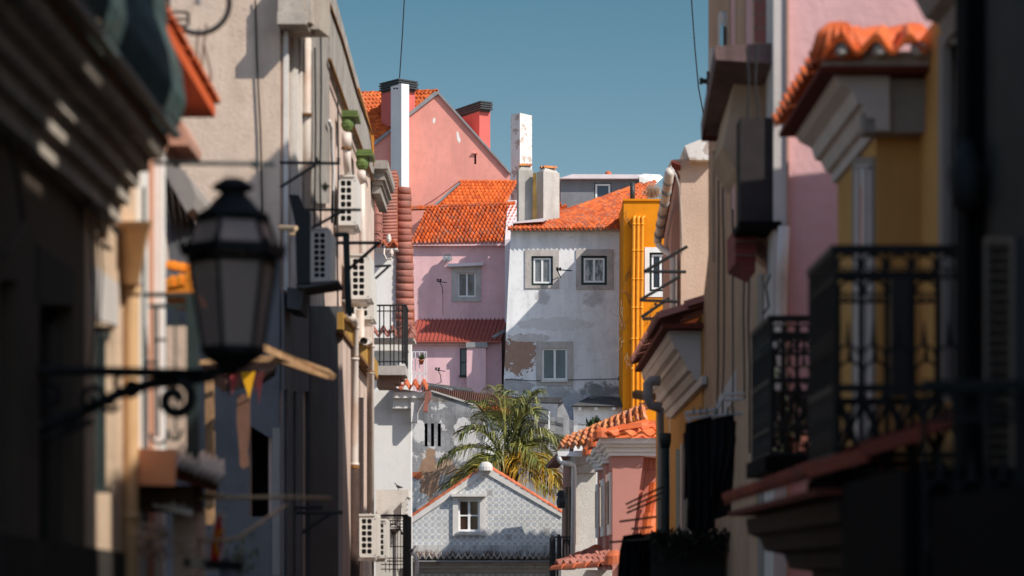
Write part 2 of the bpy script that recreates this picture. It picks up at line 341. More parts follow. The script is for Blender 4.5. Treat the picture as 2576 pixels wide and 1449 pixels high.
# ---------------------------------------------------------------- pink gable house with three chimneys
pA=Pl(0,100); h=house('gabled_house','salmon pink gabled house with louvre capped red chimneys, highest behind the others','house',1100,100)
build('wall',MB().wall(pA,[(939,pA.by(939)),(1283,pA.by(1283)),(1283,433),(1102,233),(939,364)],[R4(1193,388,1198,413)],0,9,.2),M['pink_gable'],h)
build('slot_opening',MB().rect(pA,1192,387,1199,414,-.15,-.2),M['dark_void'],h)
build('slot_hood',MB().rect(pA,1189,383,1201,386,.1,0),M['pink_gable'],h)
cp=MB()
cp.prism(pA,[(1102,229),(1102,236),(1283,437),(1286,434)],.12,-.5); cp.prism(pA,[(1091,232),(1102,229),(1102,236),(1029,293),(1029,283)],.12,-.3); cp.prism(pA,[(981,325),(981,334),(939,368),(939,357)],.12,-.3)
build('coping',cp,M['coping'],h)
fl=MB()
for pts in ([(1090,297),(1095,296),(1095,306),(1091,312),(1088,305)],[(1148,333),(1152,330),(1156,345),(1159,352),(1156,361),(1150,352)]): fl.prism(pA,pts,.004,-.01)
build('flaked_patch',fl,M['white_new'],h)
rf=build('roof',MB().tiles(W(842,240,104),W(1099,232,100.3),W(700,372,101.5),W(939,364,100.1),26,13,.07,.05,3),M['tile_far'],h)
build('ridge_tile_row',MB().ridge(W(842,239,104),W(1096,231,100.3),13,.14,5),M['tile_far'],rf)
c=build('chimney',corner_box(MB(),956,1001,1043,212,312,99.6,40)[0],M['red_stucco'],h)
def louvre(par,xl,xe,xr,y0,y1,Y,phi):
    mb=MB(); n=4
    for i in range(n):
        a=y0+(y1-y0)*i/n; corner_box(mb,xl-(i%2)*1.5,xe,xr+(i%2)*1.5,a,a+(y1-y0)/n*.62,Y-.25,phi)
    corner_box(mb,xl+6,xe,xr-6,y0+1,y1+4,Y-.1,phi)
    build('louvre_cap',mb,M['black_metal'],par)
louvre(c,951,1003,1050,197,220,99.6,40)
c=build('chimney',corner_box(MB(),1142,1206,1233,266,372,101.5,30)[0],M['red_stucco'],h)
louvre(c,1134,1209,1239,253,275,101.5,30)
c=build('chimney_pillar',corner_box(MB(),981,1010,1028.5,210,480,99,35)[0],M['white_new'],h,label='white square chimney pillar with two round holes')
vh=MB()
for px in (992,999): vh.lathe(W(px,222.5,98.6),[(.0,-.04),(.045,-.02),(.045,.02),(0,.04)],10)
build('smoke_hole',vh,M['dark_void'],c)
pb=Pl(0,99.0)
build('parapet',MB().prism(pb,[(1090,486),(1151,440),(1159,443),(1159,452),(1094,500),(1060,520),(1060,508)],.3,0),M['pink_gable'],h)

# lone tall chimney
h=house('tall_chimney','lone tall white chimney with flaking sunlit side and row of dark holes on top','chimney',1310,95)
mb,pts=corner_box(MB(),1285,1308,1338.5,284,560,95,50); build('shaft',mb,M['white_flake'],h)
mb=MB()
for px in (1320,1323.6,1327.2,1330.8): mb.lathe(W(px,293,95.3+(px-1308)*.012),[(0,-.07),(.025,-.05),(.025,.05),(0,.07)],8)
build('smoke_hole',mb,M['dark_void'],h)

# upper small tiled house between
h=house('tiled_annexe','low house of bright orange roof tiles below the pink gable','house',1200,92)
pC=Pl(0,92)
rf=build('roof',MB().tiles(W(1160,460,95),W(1302,460,95),W(1085,532,91.8),W(1262,532,91.8),16,9,.07,.05,8),M['tile_far'],h)
build('ridge_tile_row',MB().ridge(W(1158,460,95),W(1304,460,95),9,.12,6),M['tile_far'],rf)
build('wall',MB().prism(Pl(0,92.2),[(1085,Pl(0,92.2).by(1085)),(1300,Pl(0,92.2).by(1300)),(1300,535),(1085,535)],0,-4),M['lilac_pink'],h)
build('roof_edge',MB().prism(Pl(0,91.7),[(1094,520),(1160,459),(1152,460),(1084,522)],.1,-.1),M['coping'],h)
rf=build('side_roof',MB().tiles(W(1395,440,93.5),W(1420,470,93.5),W(1395,535,91.7),W(1425,535,91.7),2,7,.07,.05,9),M['tile_far'],h)

# ---------------------------------------------------------------- lilac pink house
pF=Pl(0,85); h=house('pink_house','lilac pink house with orange tiled roof above a red metal lean-to','house',1150,85)
build('wall',MB().wall(pF,[(1020,pF.by(1020)),(1272,pF.by(1272)),(1272,616),(1020,616)],[R4(1152,686,1197,747)],0,5,.16),M['lilac_pink'],h)
w=window(h,pF,1152,686,1197,747,2,1,.12,.05,'pvc_white','glass_red',(1136,670,1210,759),'stone')
build('window_hood',MB().prism(pF,[(1127,663),(1215,660),(1215,667),(1127,671)],.28,0),M['white_lilac'],w)
rf=build('roof',MB().tiles(W(1075,526,88.2),W(1322,516,88.2),W(1030,620,84.8),W(1275,616,84.8),24,12,.085,.06,11),M['tile_old'],h)
build('ridge_tile_row',MB().ridge(W(1030,527,88),W(1292,516,88),9,.16,7),M['tile_old'],rf)
build('eave_mortar',MB().rect(pF,1030,608,1270,618,.22,0),M['lilac_pink'],rf)
pf=Pl(0,83.6); fx0,fx1=xat(1270,84.6),xat(1300,84.6); build('fire_wall',MB().hexa([(fx0,84.6,0),(fx1,84.6,0),(fx1,84.6,zat(600,84.6)),(fx0,84.6,zat(603,84.6))],[(fx0+.1,88.3,0),(fx1+.1,88.3,0),(fx1+.1,88.3,zat(503,88.3)),(fx0+.1,88.3,zat(505,88.3))]),M['white_lilac'],h)
vp=MB()
for px in (1118,1128):
    vp.tube([pF.p(px+2,650,-.05),pF.p(px+1,649,.14),pF.p(px,651,.22),pF.p(px-.5,657,.23)],.05,10)
build('vent_pipe',vp,M['white_pipe'],h,True)
build('soot_mark',MB().prism(pF,[(1116,641),(1130,638),(1138,645),(1137,654),(1128,660),(1115,655)],.004,-.01),M['grey_stain'],h)
def insulator(px,py,Y,reach,label,side=1):
    t=thing('cable_bracket',label,'bracket',tuple(W(px,py,Y-.02)))
    b=MB(); b.tube([W(px,py+29,Y),W(px-2,py+12,Y-reach*.6),W(px-8,py,Y-reach)],.014,6); b.tube([W(px-12,py-1,Y-reach),W(px+10*side,py+2,Y-reach)],.014,6)
    build('arm',b,M['iron'],t)
    for dx in (-7,0):
        q=W(px-2+dx-4,py-4,Y-reach); build('insulator_cap',MB().lathe(q,[(.02,-.05),(.045,-.03),(.03,0),(.045,.03),(.02,.05)],8),M['iron'],t)
insulator(1114,709,85,.45,'small iron cable bracket with rust streak on pink wall left of the hooded window')
build('rust_streak',MB().rect(pF,1113.2,738,1114.8,792,.003,-.01),M['brown_patch'],h)
# lean-to
pG=Pl(0,83.2); lt=MB(); n=22
for i in range(n):
    for j,(u0,u1,hh0,hh1) in enumerate(((0,.62,0,0),(.62,.74,0,.055),(.74,.88,.055,.055),(.88,1,.055,0))):
        q=[]
        for u,hh in ((u0,hh0),(u1,hh1)):
            xa=1040+(1268-1040)*(i+u)/n; sh=9
            A=W(xa+sh,804,85.0); B=W(xa-sh,859,82.9); q.append((A+V((0,0,hh)),B+V((0,0,hh))))
        lt.add([q[0][0],q[1][0],q[1][1],q[0][1]],[(0,1,2,3)],.5)
rf=build('lean_to_roof',lt,M['red_metal'],h)
build('roof_trim',MB().rect(Pl(0,82.9),1028,857,1262,861,.02,-.08),M['red_metal'],rf)
build('lower_wall',MB().wall(pG,[(1020,pG.by(1020)),(1262,pG.by(1262)),(1262,858),(1020,858)],[R4(1157,876,1175,946)],0,1.7,.14),M['pink_low'],h)
build('lintel_beam',MB().rect(pG,1020,859,1172,869,.1,0),M['lilac_pink'],h)
build('wall_projection',MB().rect(Pl(0,82.8),1174,866,1222,990,0,-.4),M['pink_low'],h)
build('projection_cap',MB().rect(Pl(0,82.8),1172,861,1226,874,.06,-.4),M['coping'],h)
window(h,pG,1157,876,1175,946,1,2,.1,.04,'dark_frame','glass_blue',None)
build('sill',MB().rect(pG,1155,944,1177,949,.08,0),M['dark_frame'],h)
build('drain_pipe',MB().tube([W(1241,848,82.7),W(1270,832,83.2)],.055,8),M['coping'],h,True)
insulator(1110,932,83.2,.4,'small iron cable bracket low on pink wall beside the narrow window')
t=thing('plant_rack','white iron scroll rack standing by the pink wall','rack',tuple(W(1055,980,81)))
g=MB(); 
for px in (1038,1045,1055,1068,1073): g.bar(W(px,885,81),W(px,985,81),.025)
for py in (885,940,962): g.bar(W(1037,py,81),W(1074,py,81),.025)
for k in range(2):
    g.tube([W(1050+k*12+7*math.cos(a/6*3.14),950+8*math.sin(a/6*3.14),81) for a in range(13)],.012,5,closed=False)
build('frame',g,M['white_pipe'],t)
t=thing('flower_pot','terracotta pot with spiky green plant hanging on the white rack','flower pot',tuple(W(1060,916,80.9)))
build('pot',MB().lathe(W(1060,917,80.9),[(.05,0),(.085,.12),(.1,.12),(.1,.15),(.07,.15)],14),M['tile_low'],t,True)
lf=MB(); R=random.Random(4)
for i in range(46):
    a=R.uniform(0,6.28); e=R.uniform(.5,1.4); l=R.uniform(.15,.34); b0=W(1060,907,80.9); d=V((math.cos(a)*math.cos(e),math.sin(a)*math.cos(e),math.sin(e)))
    s=V((-math.sin(a),math.cos(a),0))*.018; lf.add([b0-s,b0+s,b0+d*l*.6+s*1.2,b0+d*l-V((0,0,.05)),b0+d*l*.6-s*1.2],[(0,1,2,3,4)],R.random())
build('plant',lf,M['leaf'],t)

# ---------------------------------------------------------------- white house
pW=Pl(0,82); h=house('white_house','weathered white house with stone framed windows under a hipped tile roof','house',1420,82)
build('wall',MB().wall(pW,[(1262,1100),(1262,pW.by(1262)),(1575,pW.by(1575)),(1575,577),(1285,577),(1266,990)],[R4(1337,644,1391,718),R4(1462,643,1527,717),R4(1364,876,1427,956)],0,7,.17),M['white_patched'],h)
window(h,pW,1337,644,1391,718,2,1,.1,.055,'pvc_white','glass_curtain',(1321,628,1406,725),'stone',.04,'dark_frame',.07)
w=window(h,pW,1462,643,1527,717,2,1,.1,.06,'pvc_white','glass_lace',(1449,627,1543,728),'stone',.04,'dark_frame',.085)
w=window(h,pW,1364,876,1427,956,2,1,.1,.06,'pvc_white','glass_blue',(1349,859,1442,970),'stone',.03)
build('sill',MB().rect(pW,1362,955,1429,961,.09,0),M['stone_w'],w)
rf=build('roof',MB().tiles(W(1392,548,84.4),W(1655,458,89.5),W(1278,582,81.6),W(1582,580,81.6),26,17,.07,.05,13),M['tile_old'],h)
build('hip_tile_row',MB().ridge(W(1362,556,83.2),W(1610,466,88.6),9,.13,9),M['tile_old'],rf)
build('eave_mortar',MB().rect(pW,1284,574,1575,581,.15,0),M['mortar'],rf)
build('roof_flashing',MB().prism(Pl(0,82.0),[(1290,562),(1368,557),(1374,553),(1366,549),(1293,558)],.2,-1.0),M['white_lilac'],rf)
M['stack_pale']=plaster('pale_chimney_render',(.52,.49,.46),.12,(.28,.24,.20),.5,1.2,.4)
M['stack_grey']=plaster('grey_chimney_render',(.50,.47,.43),.14,(.25,.22,.18),.5,1.2,.4)
# twin chimney
for k,(xl,xe,xr,yt,lab) in enumerate(((1300,1305,1341,428,'left chimney stack with grey streaks'),(1350,1367,1408,430,'right chimney stack with pale sunlit face'))):
    pc=Pl(0,82.6)
    cb,pts=corner_box(MB(),xl,xe,xr,yt,565,82.6+k*.15,38 if k else 9)
    zt=zat(yt,82.6); top=[p+V((0,0,zt)) for p in pts]; cen=sum(top,V())/4; ap=[cen.lerp(p,.42)+V((0,0,.2)) for p in top]
    cb.hexa(top,ap)
    c=build('chimney',cb,M['stack_pale'] if k else M['stack_grey'],h,label=lab)
    tp=MB()
    for a,b in ((0,1),(3,2)):
        tp.ridge(ap[a]-V((.1,0,.02)),ap[b]+V((.1,0,-.02)),3,.09,20+k+a)
    build('cap_tile',tp,M['tile_lichen'],c)
pc=Pl(0,82.45); build('stain_strip',MB().prism(pc,[(1341,435),(1349,434),(1351,560),(1339,560)],0,-.15),plaster('mustard_lichen_stain',(.27,.17,.05),.3,(.09,.07,.05),.6,2,.4),h)
t=thing('cable_bracket','black iron cable arm on white wall between the two upper windows','bracket',tuple(W(1410,690,82)))
b=MB(); b.tube([W(1410,698,82),W(1402,680,81.7)],.02,6); b.tube([W(1400,678,81.7),W(1438,681,81.3)],.02,6); build('arm',b,M['iron'],t)
for px,py in ((1402,675),(1409,675)): build('insulator_cap',MB().lathe(W(px,py+2,81.65),[(.02,-.06),(.05,-.03),(.03,0),(.05,.03),(.02,.06)],8),M['iron'],t)
build('wall_cable',MB().tube([W(1270,954,81.95),W(1340,958,81.94),W(1450,955,81.94),W(1560,953,81.95)],.012,5),M['iron'],h)
build('cable_box',MB().rect(pW,1555,948,1563,956,.08,0),M['iron'],h)

# ---------------------------------------------------------------- grey dormer
pH=Pl(0,92); h=house('zinc_dormer','grey zinc attic dormer with one small white window behind the roofs','dormer',1510,92)
build('wall',MB().wall(pH,[(1410,560),(1640,560),(1640,448),(1410,448)],[R4(1495,460,1538,503)],0,4,.12),M['grey_zinc'],h)
window(h,pH,1495,460,1538,503,1,1,.08,.07,'pvc_white','glass_blue',None,outer='dark_frame',ow=.04)
build('roof_slab',MB().prism(Pl(0,91.7),[(1404,449),(1610,449),(1640,439),(1440,438)],0,-4.3),M['white_lilac'],h)
sk=MB(); sk.hexa([W(1608,442,91),W(1668,446,91.3),W(1650,463,91),W(1609,466,91)],[W(1620,437,93),W(1660,439,93),W(1660,452,93),W(1618,455,93)])
build('skylight_slab',sk,M['white_new'],h)
build('chimney_pot',MB().lathe(W(1530,440,92.5),[(.12,0),(.12,.1),(.05,.14)],12),M['tile_low'],h)

# ---------------------------------------------------------------- orange house
pO=Pl(0,79); h=house('orange_house','saffron orange house with three orange pipes and a white framed window','house',1630,79)
build('wall',MB().wall(pO,[(1562,pO.by(1562)),(1800,pO.by(1800)),(1800,503),(1569,503)],[R4(1634,635,1690,733)],0,9,.2),M['orange'],h)
build('coping',MB().rect(pO,1568,500,1720,505,.06,-.5),M['orange'],h)
window(h,pO,1634,635,1690,733,2,1,.12,.06,'pvc_white','glass',(1622,622,1705,747),'white_new',.03,'dark_frame',.07)
for a in (1594.5,1605,1616):
    b=MB().tube([pO.p(a+5,546,-.05),pO.p(a+3,545.5,.10),pO.p(a+.3,548,.155),pO.p(a,556,.16),pO.p(a-2,760,.16),pO.p(a-5,pO.by(a),.16)],.058,10)
    pp=build('pipe',b,M['orange_pipe'],h,True); cl=MB()
    for py in (562,628,700,772,850,925): cl.tube([pO.p(a-(py-556)*.011,py,.16),pO.p(a-(py-556)*.011,py+5,.16)],.068,10)
    build('pipe_collar',cl,M['orange_pipe'],pp,True)
build('vent_pipe',MB().tube([W(1591,506,80),W(1591,460,80)],.08,10),M['black_metal'],h,True)
R=random.Random(11)
def creeper(name,label,starts,Y,n,seed,r,m):
    R=random.Random(seed); mb=MB()
    for (px,py,dx,dy) in starts:
        for q in range(n):
            x,y=px+R.uniform(-6,6),py+R.uniform(-14,14); pts=[]; ang=math.atan2(dy,dx)+R.uniform(-.6,.6)
            for k in range(R.randint(7,15)):
                pts.append(W(x,y,Y-R.uniform(.02,.1))); ang+=R.uniform(-.55,.55); x+=5*math.cos(ang); y+=5*math.sin(ang)
            mb.tube(pts,[r*(1-.6*i/len(pts)) for i in range(len(pts))],4,cap=False)
    return build(name,mb,m,None,False,tuple(W(starts[0][0],starts[0][1],Y)),label,'climbing plant')
creeper('climbing_vine','leafless brown creeper clinging to the orange wall around the pipes',[(1580,540,.3,.9),(1574,700,.2,-1),(1570,820,.5,-1),(1640,860,1,-.3),(1655,830,.5,-1),(1650,900,-.3,-1),(1640,780,-.6,1),(1583,760,0,-1),(1585,860,.4,.8)],79,4,5,.009,M['twig'])
creeper('dry_creeper','pale dry creeper stems hanging on white wall beside the orange house',[(1563,760,-.5,1),(1566,850,-.4,1),(1572,900,-.2,1)],78.9,3,9,.007,M['twig_pale'])
lf=MB(); R=random.Random(8)
for i in range(240):
    p=W(1642+R.gauss(0,9),492-abs(R.gauss(0,10)),81); d=V((R.uniform(-1,1),R.uniform(-1,1),R.uniform(.3,1.5)))*.12
    lf.tube([p-V((0,0,.1)),p+d],.008,3,R.random(),cap=False)
build('dry_shrub',lf,M['twig_pale'],None,False,tuple(W(1642,500,81)),'dry yellowish shrub on top of the orange house','shrub')
# ---------------------------------------------------------------- sheds and yards at the foot of the white house
h=house('dark_shed','flat dark roofed shed with grey tarpaulin below the white house','shed',1350,78)
p=Pl(0,78)
build('wall',MB().prism(p,[(1285,p.by(1285)),(1440,p.by(1440)),(1432,1050),(1414,1010),(1285,1010)],0,-3.4),M['grey_stain'],h)
build('roof',MB().prism(p,[(1283,998),(1413,999),(1416,1013),(1283,1012)],.25,-3.6),M['black_mould'],h)
build('tarpaulin',MB().hexa([W(1290,1052,77.2),W(1400,1060,77.2),W(1404,1016,77.7),W(1330,1014,77.7)],[W(1290,1056,77.4),W(1400,1064,77.4),W(1404,1020,77.9),W(1330,1018,77.9)]),paint('slate_blue_tarpaulin',(.09,.10,.12),.6,0,.3),h)
build('broken_eave',MB().prism(Pl(0,76.9),[(1352,1052),(1418,1066),(1416,1072),(1352,1060)],0,-.5),M['black_mould'],h)
h=house('yard_shed','small white shed with black pitched roof at right below the white house','shed',1500,79.5)
p=Pl(0,79.5)
build('wall',MB().prism(p,[(1443,p.by(1443)),(1566,p.by(1566)),(1566,1018),(1443,1018)],0,-1.8),M['white_old'],h)
build('roof',MB().hexa([W(1438,1020,79.1),W(1568,1021,79.1),W(1568,998,81.5),W(1482,997,81.5)],[W(1438,1024,79.2),W(1568,1025,79.2),W(1568,1003,81.6),W(1482,1002,81.6)]),M['black_mould'],h)
for px in (1459,1500,1544):
    build('rafter_end',MB().rect(p,px-4,1022,px+4,1031,.3,0),M['white_new'],h)
h=house('long_shed','long low shed with dark brown corrugated roof behind the palm','shed',1180,76)
p=Pl(0,76)
build('wall',MB().prism(p,[(1198,p.by(1198)),(1290,p.by(1290)),(1290,1042),(1198,1028)],0,-1.2),M['white_new'],h)
build('wall_capping',MB().hexa([W(1060,968,79),W(1192,984,79),W(1192,996,79),W(1060,980,79)],[W(1065,962,81),W(1186,976,81),W(1186,990,81),W(1065,974,81)]),M['black_mould'],h)
ml=MB()
for i in range(44):
    u0,u1=i/44,(i+1)/44
    a=W(1062,976,79).lerp(W(1300,1000,79),u0); b=W(1062,976,79).lerp(W(1300,1000,79),u1); c=W(1062,1010,75.8).lerp(W(1290,1042,75.8),u0); d=W(1062,1010,75.8).lerp(W(1290,1042,75.8),u1)
    e=V((0,0,.06)); ml.add([a,(a+b)/2+e,b,c,(c+d)/2+e,d],[(0,1,4,3),(1,2,5,4)],random.random())
build('corrugated_roof',ml,tilemat('brown_corrugated_sheet',(.10,.045,.035),(.15,.07,.05),(.06,.04,.04),.5),h)
build('eave_tile_row',MB().tiles(W(1196,1019,76.2),W(1292,1037,76.2),W(1196,1030,75.6),W(1290,1048,75.6),12,1,.05,.03,5),M['tile_far'],h)
build('eave_bracket',MB().prism(p,[(1200,1030),(1290,1044),(1290,1056),(1200,1042)],.1,0),M['coping'],h)
# fence
t=thing('wire_fence','sagging chain-link fence with white post in front of the sheds','fence',tuple(W(1381,1115,74)))
build('post',MB().bar(W(1381,1130,74),W(1381.5,1035,74),.05),M['white_pipe'],t)
build('post',MB().bar(W(1563,1130,74),W(1563,1040,74),.05),M['coping'],t)
cl=MB(); R=random.Random(3)
def fz(u,v): x=1382+u*180; return W(x, 1052+v*64+10*math.sin(u*3.1)*(1-v)-6*math.sin(u*9)*(1-v), 74+.1*math.sin(u*20))
for i in range(-12,30):
    for s in (1,-1):
        pts=[]
        for k in range(13):
            v=k/12; u=i/30+s*v*.40 if s>0 else (i+12)/30-v*.40
            if 0<=u<=1: pts.append(fz(u,v))
        if len(pts)>1: cl.tube(pts,.007,3,cap=False)
cl.tube([fz(k/20,0) for k in range(21)],.009,4)
build('mesh',cl,M['coping'],t)

# ---------------------------------------------------------------- weathered grey gable
pI=Pl(0,66); h=house('weathered_gable','crumbling grey cement gable with three dark slits and exposed brick','house',1110,66)
build('wall',MB().wall(pI,[(1000,pI.by(1000)),(1215,pI.by(1215)),(1215,1040),(1196,1018),(1086,984),(1000,1000)],[R4(1068,1065,1075.5,1123),R4(1084,1065,1092,1123),R4(1101,1065,1109,1123)],0,5,.4),M['weather_grey'],h)
vb=MB()
vb.rect(pI,1064,1060,1113,1128,-.38,-.42); build('slit_opening',vb,M['dark_void'],h)
build('coping',MB().prism(pI,[(1082,984),(1086,981),(1198,1016),(1196,1021)],.05,-.3),M['stone'],h)
build('brick_hole',MB().prism(pI,[(1036,1188),(1058,1187),(1063,1192),(1060,1200),(1054,1206),(1042,1202),(1036,1198)],.012,-.02),M['brickred'],h)

# ---------------------------------------------------------------- palm
t=thing('palm_tree','feathery palm with green and yellowed fronds behind the tiled gable','palm tree',tuple(V((xat(1278,63),63,0))))
crown=W(1278,1175,63)
tr=MB(); zs=crown.z
tr.tube([(crown.x+.05*math.sin(k),63,zs*k/12) for k in range(13)],[.26-.06*k/12+.015*(k%2) for k in range(13)],12); tr.lathe(crown-V((0,0,.5)),[(.2,0),(.3,.25),(.2,.6),(.05,.9)],12)
build('trunk',tr,M['palm_trunk'],t,True)
def frond(mbase, tip, sag, nl, ll, m, seed, name='frond'):
    R=random.Random(seed); a=V(mbase); b=V(tip); mb=MB(); mid=(a+b)/2+V((0,0,sag)); n=22
    pts=[a*(1-s)**2+mid*2*s*(1-s)+b*s*s for s in [i/n for i in range(n+1)]]
    mb.tube(pts,[.028*(1-.85*i/n) for i in range(n+1)],5,.9)
    for i in range(nl):
        s=.10+.88*i/nl; k=min(int(s*n),n-1); p=pts[k].lerp(pts[k+1],s*n-k); d=(pts[k+1]-pts[k]).normalized()
        for sd in (1,-1):
            side=d.cross(V((0,0,1))); side=side.normalized() if side.length>.05 else V((1,0,0))
            up=side.cross(d)
            l=ll*(math.sin(3.14*min(1,.16+s*.86))**.6+.12)*R.uniform(.8,1.12)
            dr=(side*sd*R.uniform(.55,.85)+d*R.uniform(.55,.85)+up*R.uniform(.05,.35)).normalized()
            g_=V((0,0,-1)); q1=p+dr*l*.4; q2=p+dr*l*.72+g_*l*R.uniform(.12,.28); q3=p+dr*l*.88+g_*l*R.uniform(.4,.75)
            wv=dr.cross(V((0,0,1))).normalized()*.0155+V((0,0,R.uniform(-.012,.012))); tv=R.random()**1.6
            mb.add([p-wv*.5,p+wv*.5,q1+wv,q1-wv,q2+wv*.8,q2-wv*.8,q3],[(0,1,2,3),(3,2,4,5),(5,4,6)],tv)
    build(name,mb,m,t)
TIPS=[(1240,972,64.5,.9,0),(1188,1012,64,.9,0),(1352,990,63.6,1.1,0),(1356,1052,62.4,1.2,0),(1158,1098,62.6,.95,0),(1105,1165,62.7,.8,0),(1112,1232,62,.55,0),(1130,1250,61.8,.5,1),(1300,1010,65,1.0,0),(1386,1105,62.8,.9,0),
      (1410,1235,62.4,1.1,0),(1402,1262,61.8,1.2,1),(1385,1240,61.6,.85,0),(1330,1215,61.4,.7,1),(1180,1215,61.4,.6,0),(1205,1060,65.2,1.2,0),(1365,1180,61.4,1.0,0),
      (1395,1150,64,1.1,0),(1150,1225,61.5,.7,1),(1190,1195,61.3,.75,0),(1425,1112,64.6,.6,0),(1270,990,63.4,.7,0),(1325,1040,64.4,.9,0),(1408,1225,61.9,1.1,1)]
for i,(px,py,Y,sg,ye) in enumerate(TIPS):
    frond(crown+V((random.Random(i).uniform(-.12,.12),random.Random(i+50).uniform(-.12,.12),random.Random(i+90).uniform(-.1,.2))),W(px,py,Y),sg,46,.78,M['palm_yellow' if ye else 'palm_leaf'],i+1)

# ---------------------------------------------------------------- tiled gable house
pK=Pl(0,60); h=house('tiled_gable_house','gabled house faced in blue flower patterned tiles with white framed window','house',1222,60)
wl=[(1034,1371),(1413,1371),(1413,1292),(1222,1170),(1034,1303)]
build('wall',MB().wall(pK,[(1034,pK.by(1034)),(1413,pK.by(1413)),(1413,1292),(1222,1172),(1034,1304)],[R4(1153,1257,1207,1337)],0,3,.2),M['azulejo'],h)
bb=MB(); bb.prism(pK,[(1034,1302),(1222,1170),(1222,1191),(1034,1318)],.04,-.05); bb.prism(pK,[(1222,1170),(1413,1290),(1413,1301),(1222,1191)],.04,-.05)
bb.lathe(W(1222,1184,59.85),[(.17,0),(.17,.10),(.13,.18),(.06,.22)],14)
build('gable_band',bb,M['stone_w'],h)
rk=MB(); rk.ridge(W(1028,1305,60.02),W(1212,1180,60.02),14,.07,3); rk.ridge(W(1420,1293,60.02),W(1233,1177,60.02),14,.07,4); rk.ridge(W(1214,1175,60),W(1230,1174,60),1,.13,5)
build('verge_tile_row',rk,M['tile_low'],h)
rf=MB(); rf.hexa([W(1222,1174,60.05),W(1413,1294,60.05),W(1413,1300,60.05),W(1222,1182,60.05)],[W(1222,1174,63)+V((0,0,.12)),W(1413,1294,63),W(1413,1300,63),W(1222,1182,63)]); rf.hexa([W(1222,1174,60.05),W(1034,1306,60.05),W(1034,1312,60.05),W(1222,1182,60.05)],[W(1222,1174,63)+V((0,0,.12)),W(1034,1306,63),W(1034,1312,63),W(1222,1182,63)])
build('roof',rf,M['tile_low'],h)
w=window(h,pK,1153,1257,1207,1337,2,2,.12,.05,'pvc_white','glass_brown',(1139,1246,1219,1348),'stone_w',.07)
build('inner_frame',MB().wall(pK,[(1151,1339),(1209,1339),(1209,1255),(1151,1255)],[R4(1157,1261,1203,1333)],-.02,.06,.06),M['pvc_white'],w)
build('sill',MB().rect(pK,1149,1338,1211,1345,.12,0),M['stone_w'],w)
build('window_hood',MB().rect(pK,1135,1242,1222,1249,.2,0),M['stone_w'],w)
build('plinth_band',MB().rect(pK,1030,1371,1413,1406,.12,0),plaster('stained_white_band',(.58,.57,.55),.1,(.06,.06,.06),.8,1.8,.3,off=4),h)
build('eave_tile_row',MB().tiles(W(1026,1396,59.85),W(1416,1396,59.85),W(1026,1408,59.3),W(1416,1408,59.3),26,1,.055,.03,6),tilemat('mortared_eave_tile',(.30,.25,.22),(.52,.48,.44),(.10,.09,.08),.5),h)
build('eave_mortar',MB().rect(Pl(0,59.3),1026,1410,1416,1413,.02,-.6),M['coping'],h)
cn=MB(); cn.rect(pK,1030,1412,1413,1420,.45,0); cn.rect(pK,1030,1420,1413,1430,.32,0); cn.rect(pK,1030,1430,1413,1438,.2,0); cn.rect(pK,1030,1438,1413,1442,.1,0)
build('cornice',cn,M['stone'],h)
gw=MB(); R=random.Random(9)
for i in range(260):
    px=R.choice((R.uniform(1035,1090),R.uniform(1130,1190),R.gauss(1235,14),R.uniform(1036,1380))); b0=W(px,1402,59.5); l=R.uniform(.06,.2)
    gw.tube([b0,b0+V((R.uniform(-.08,.08),R.uniform(-.05,.05),l))],.006,3,R.random(),cap=False)
build('dry_weed',gw,M['twig'],None,False,tuple(W(1200,1402,59.5)),'dry brown weeds sprouting above the eave tiles of the tiled house','weeds',None,'stuff')

# ---------------------------------------------------------------- white house on the left with tile-hung gable
pL=Pl(0,48); h=house('white_townhouse','white house with wall of stacked red barrel tiles behind the balcony','house',990,48)
build('wall',MB().prism(pL,[(920,pL.by(920)),(1036,pL.by(1036)),(1034,858),(998,858),(998,616),(920,600)],0,-.5),M['white_new'],h)
bt=MB(); R=random.Random(6); ny=22
for i in range(ny):
    y=478+(846-478)*i/(ny-1)+R.uniform(-1.5,1.5); xl=997+R.uniform(-2,1); xr=1034+10*(i/(ny-1))+R.uniform(-3.5,2.5); t=R.random()
    bt.tube([W(xl,y+R.uniform(-1.5,1.5),47.97),W(xr,y+R.uniform(-2,2),47.98)],[.076,R.uniform(.056,.07)],10,t)
bt.v=[V((v.x,47.97+(v.y-47.97)*.38,v.z)) for v in bt.v]
build('stacked_barrel_tile',bt,M['tile_dark'],h,True)
build('tile_backing',MB().prism(Pl(0,47.97),[(997,473),(1032,473),(1043,850),(997,850)],0,-.35),M['brickred'],h)
bt=MB()
for i in range(23):
    y=434+(612-434)*i/22; bt.tube([W(962,y+2,47.3),W(997,y,47.5)],[.036,.034],8,R.random())
build('ribbed_tile_panel',bt,M['tile_dark'],h,True)
build('tile_backing',MB().prism(Pl(0,47.5),[(960,430),(998,428),(998,618),(960,618)],0,-1),M['brickred'],h)
bt=MB(); bt.ridge(W(949,612,46.4),W(949,480,46.9),6,.105,8,9)
for i in range(6):
    y=608-21*i; bt.tube([W(949+12*math.cos(a),y+(-6*math.sin(a)),46.35) for a in [j*.35 for j in range(10)]],.012,5,.2)
bt.lathe(W(949,611,46.5),[(.02,-.03),(.1,-.02),(.1,.05),(.05,.12)],12)
build('hip_tile_column',bt,M['tile_dark'],h)
build('eave_tile_row',MB().tiles(W(930,616,47.6),W(1000,614,47.6),W(930,626,46.9),W(1000,622,46.9),3,1,.06,.03,3),M['tile_low'],h)
build('verge_mortar',MB().rect(Pl(0,46.95),930,624,1000,628,0,-.3),M['white_new'],h)
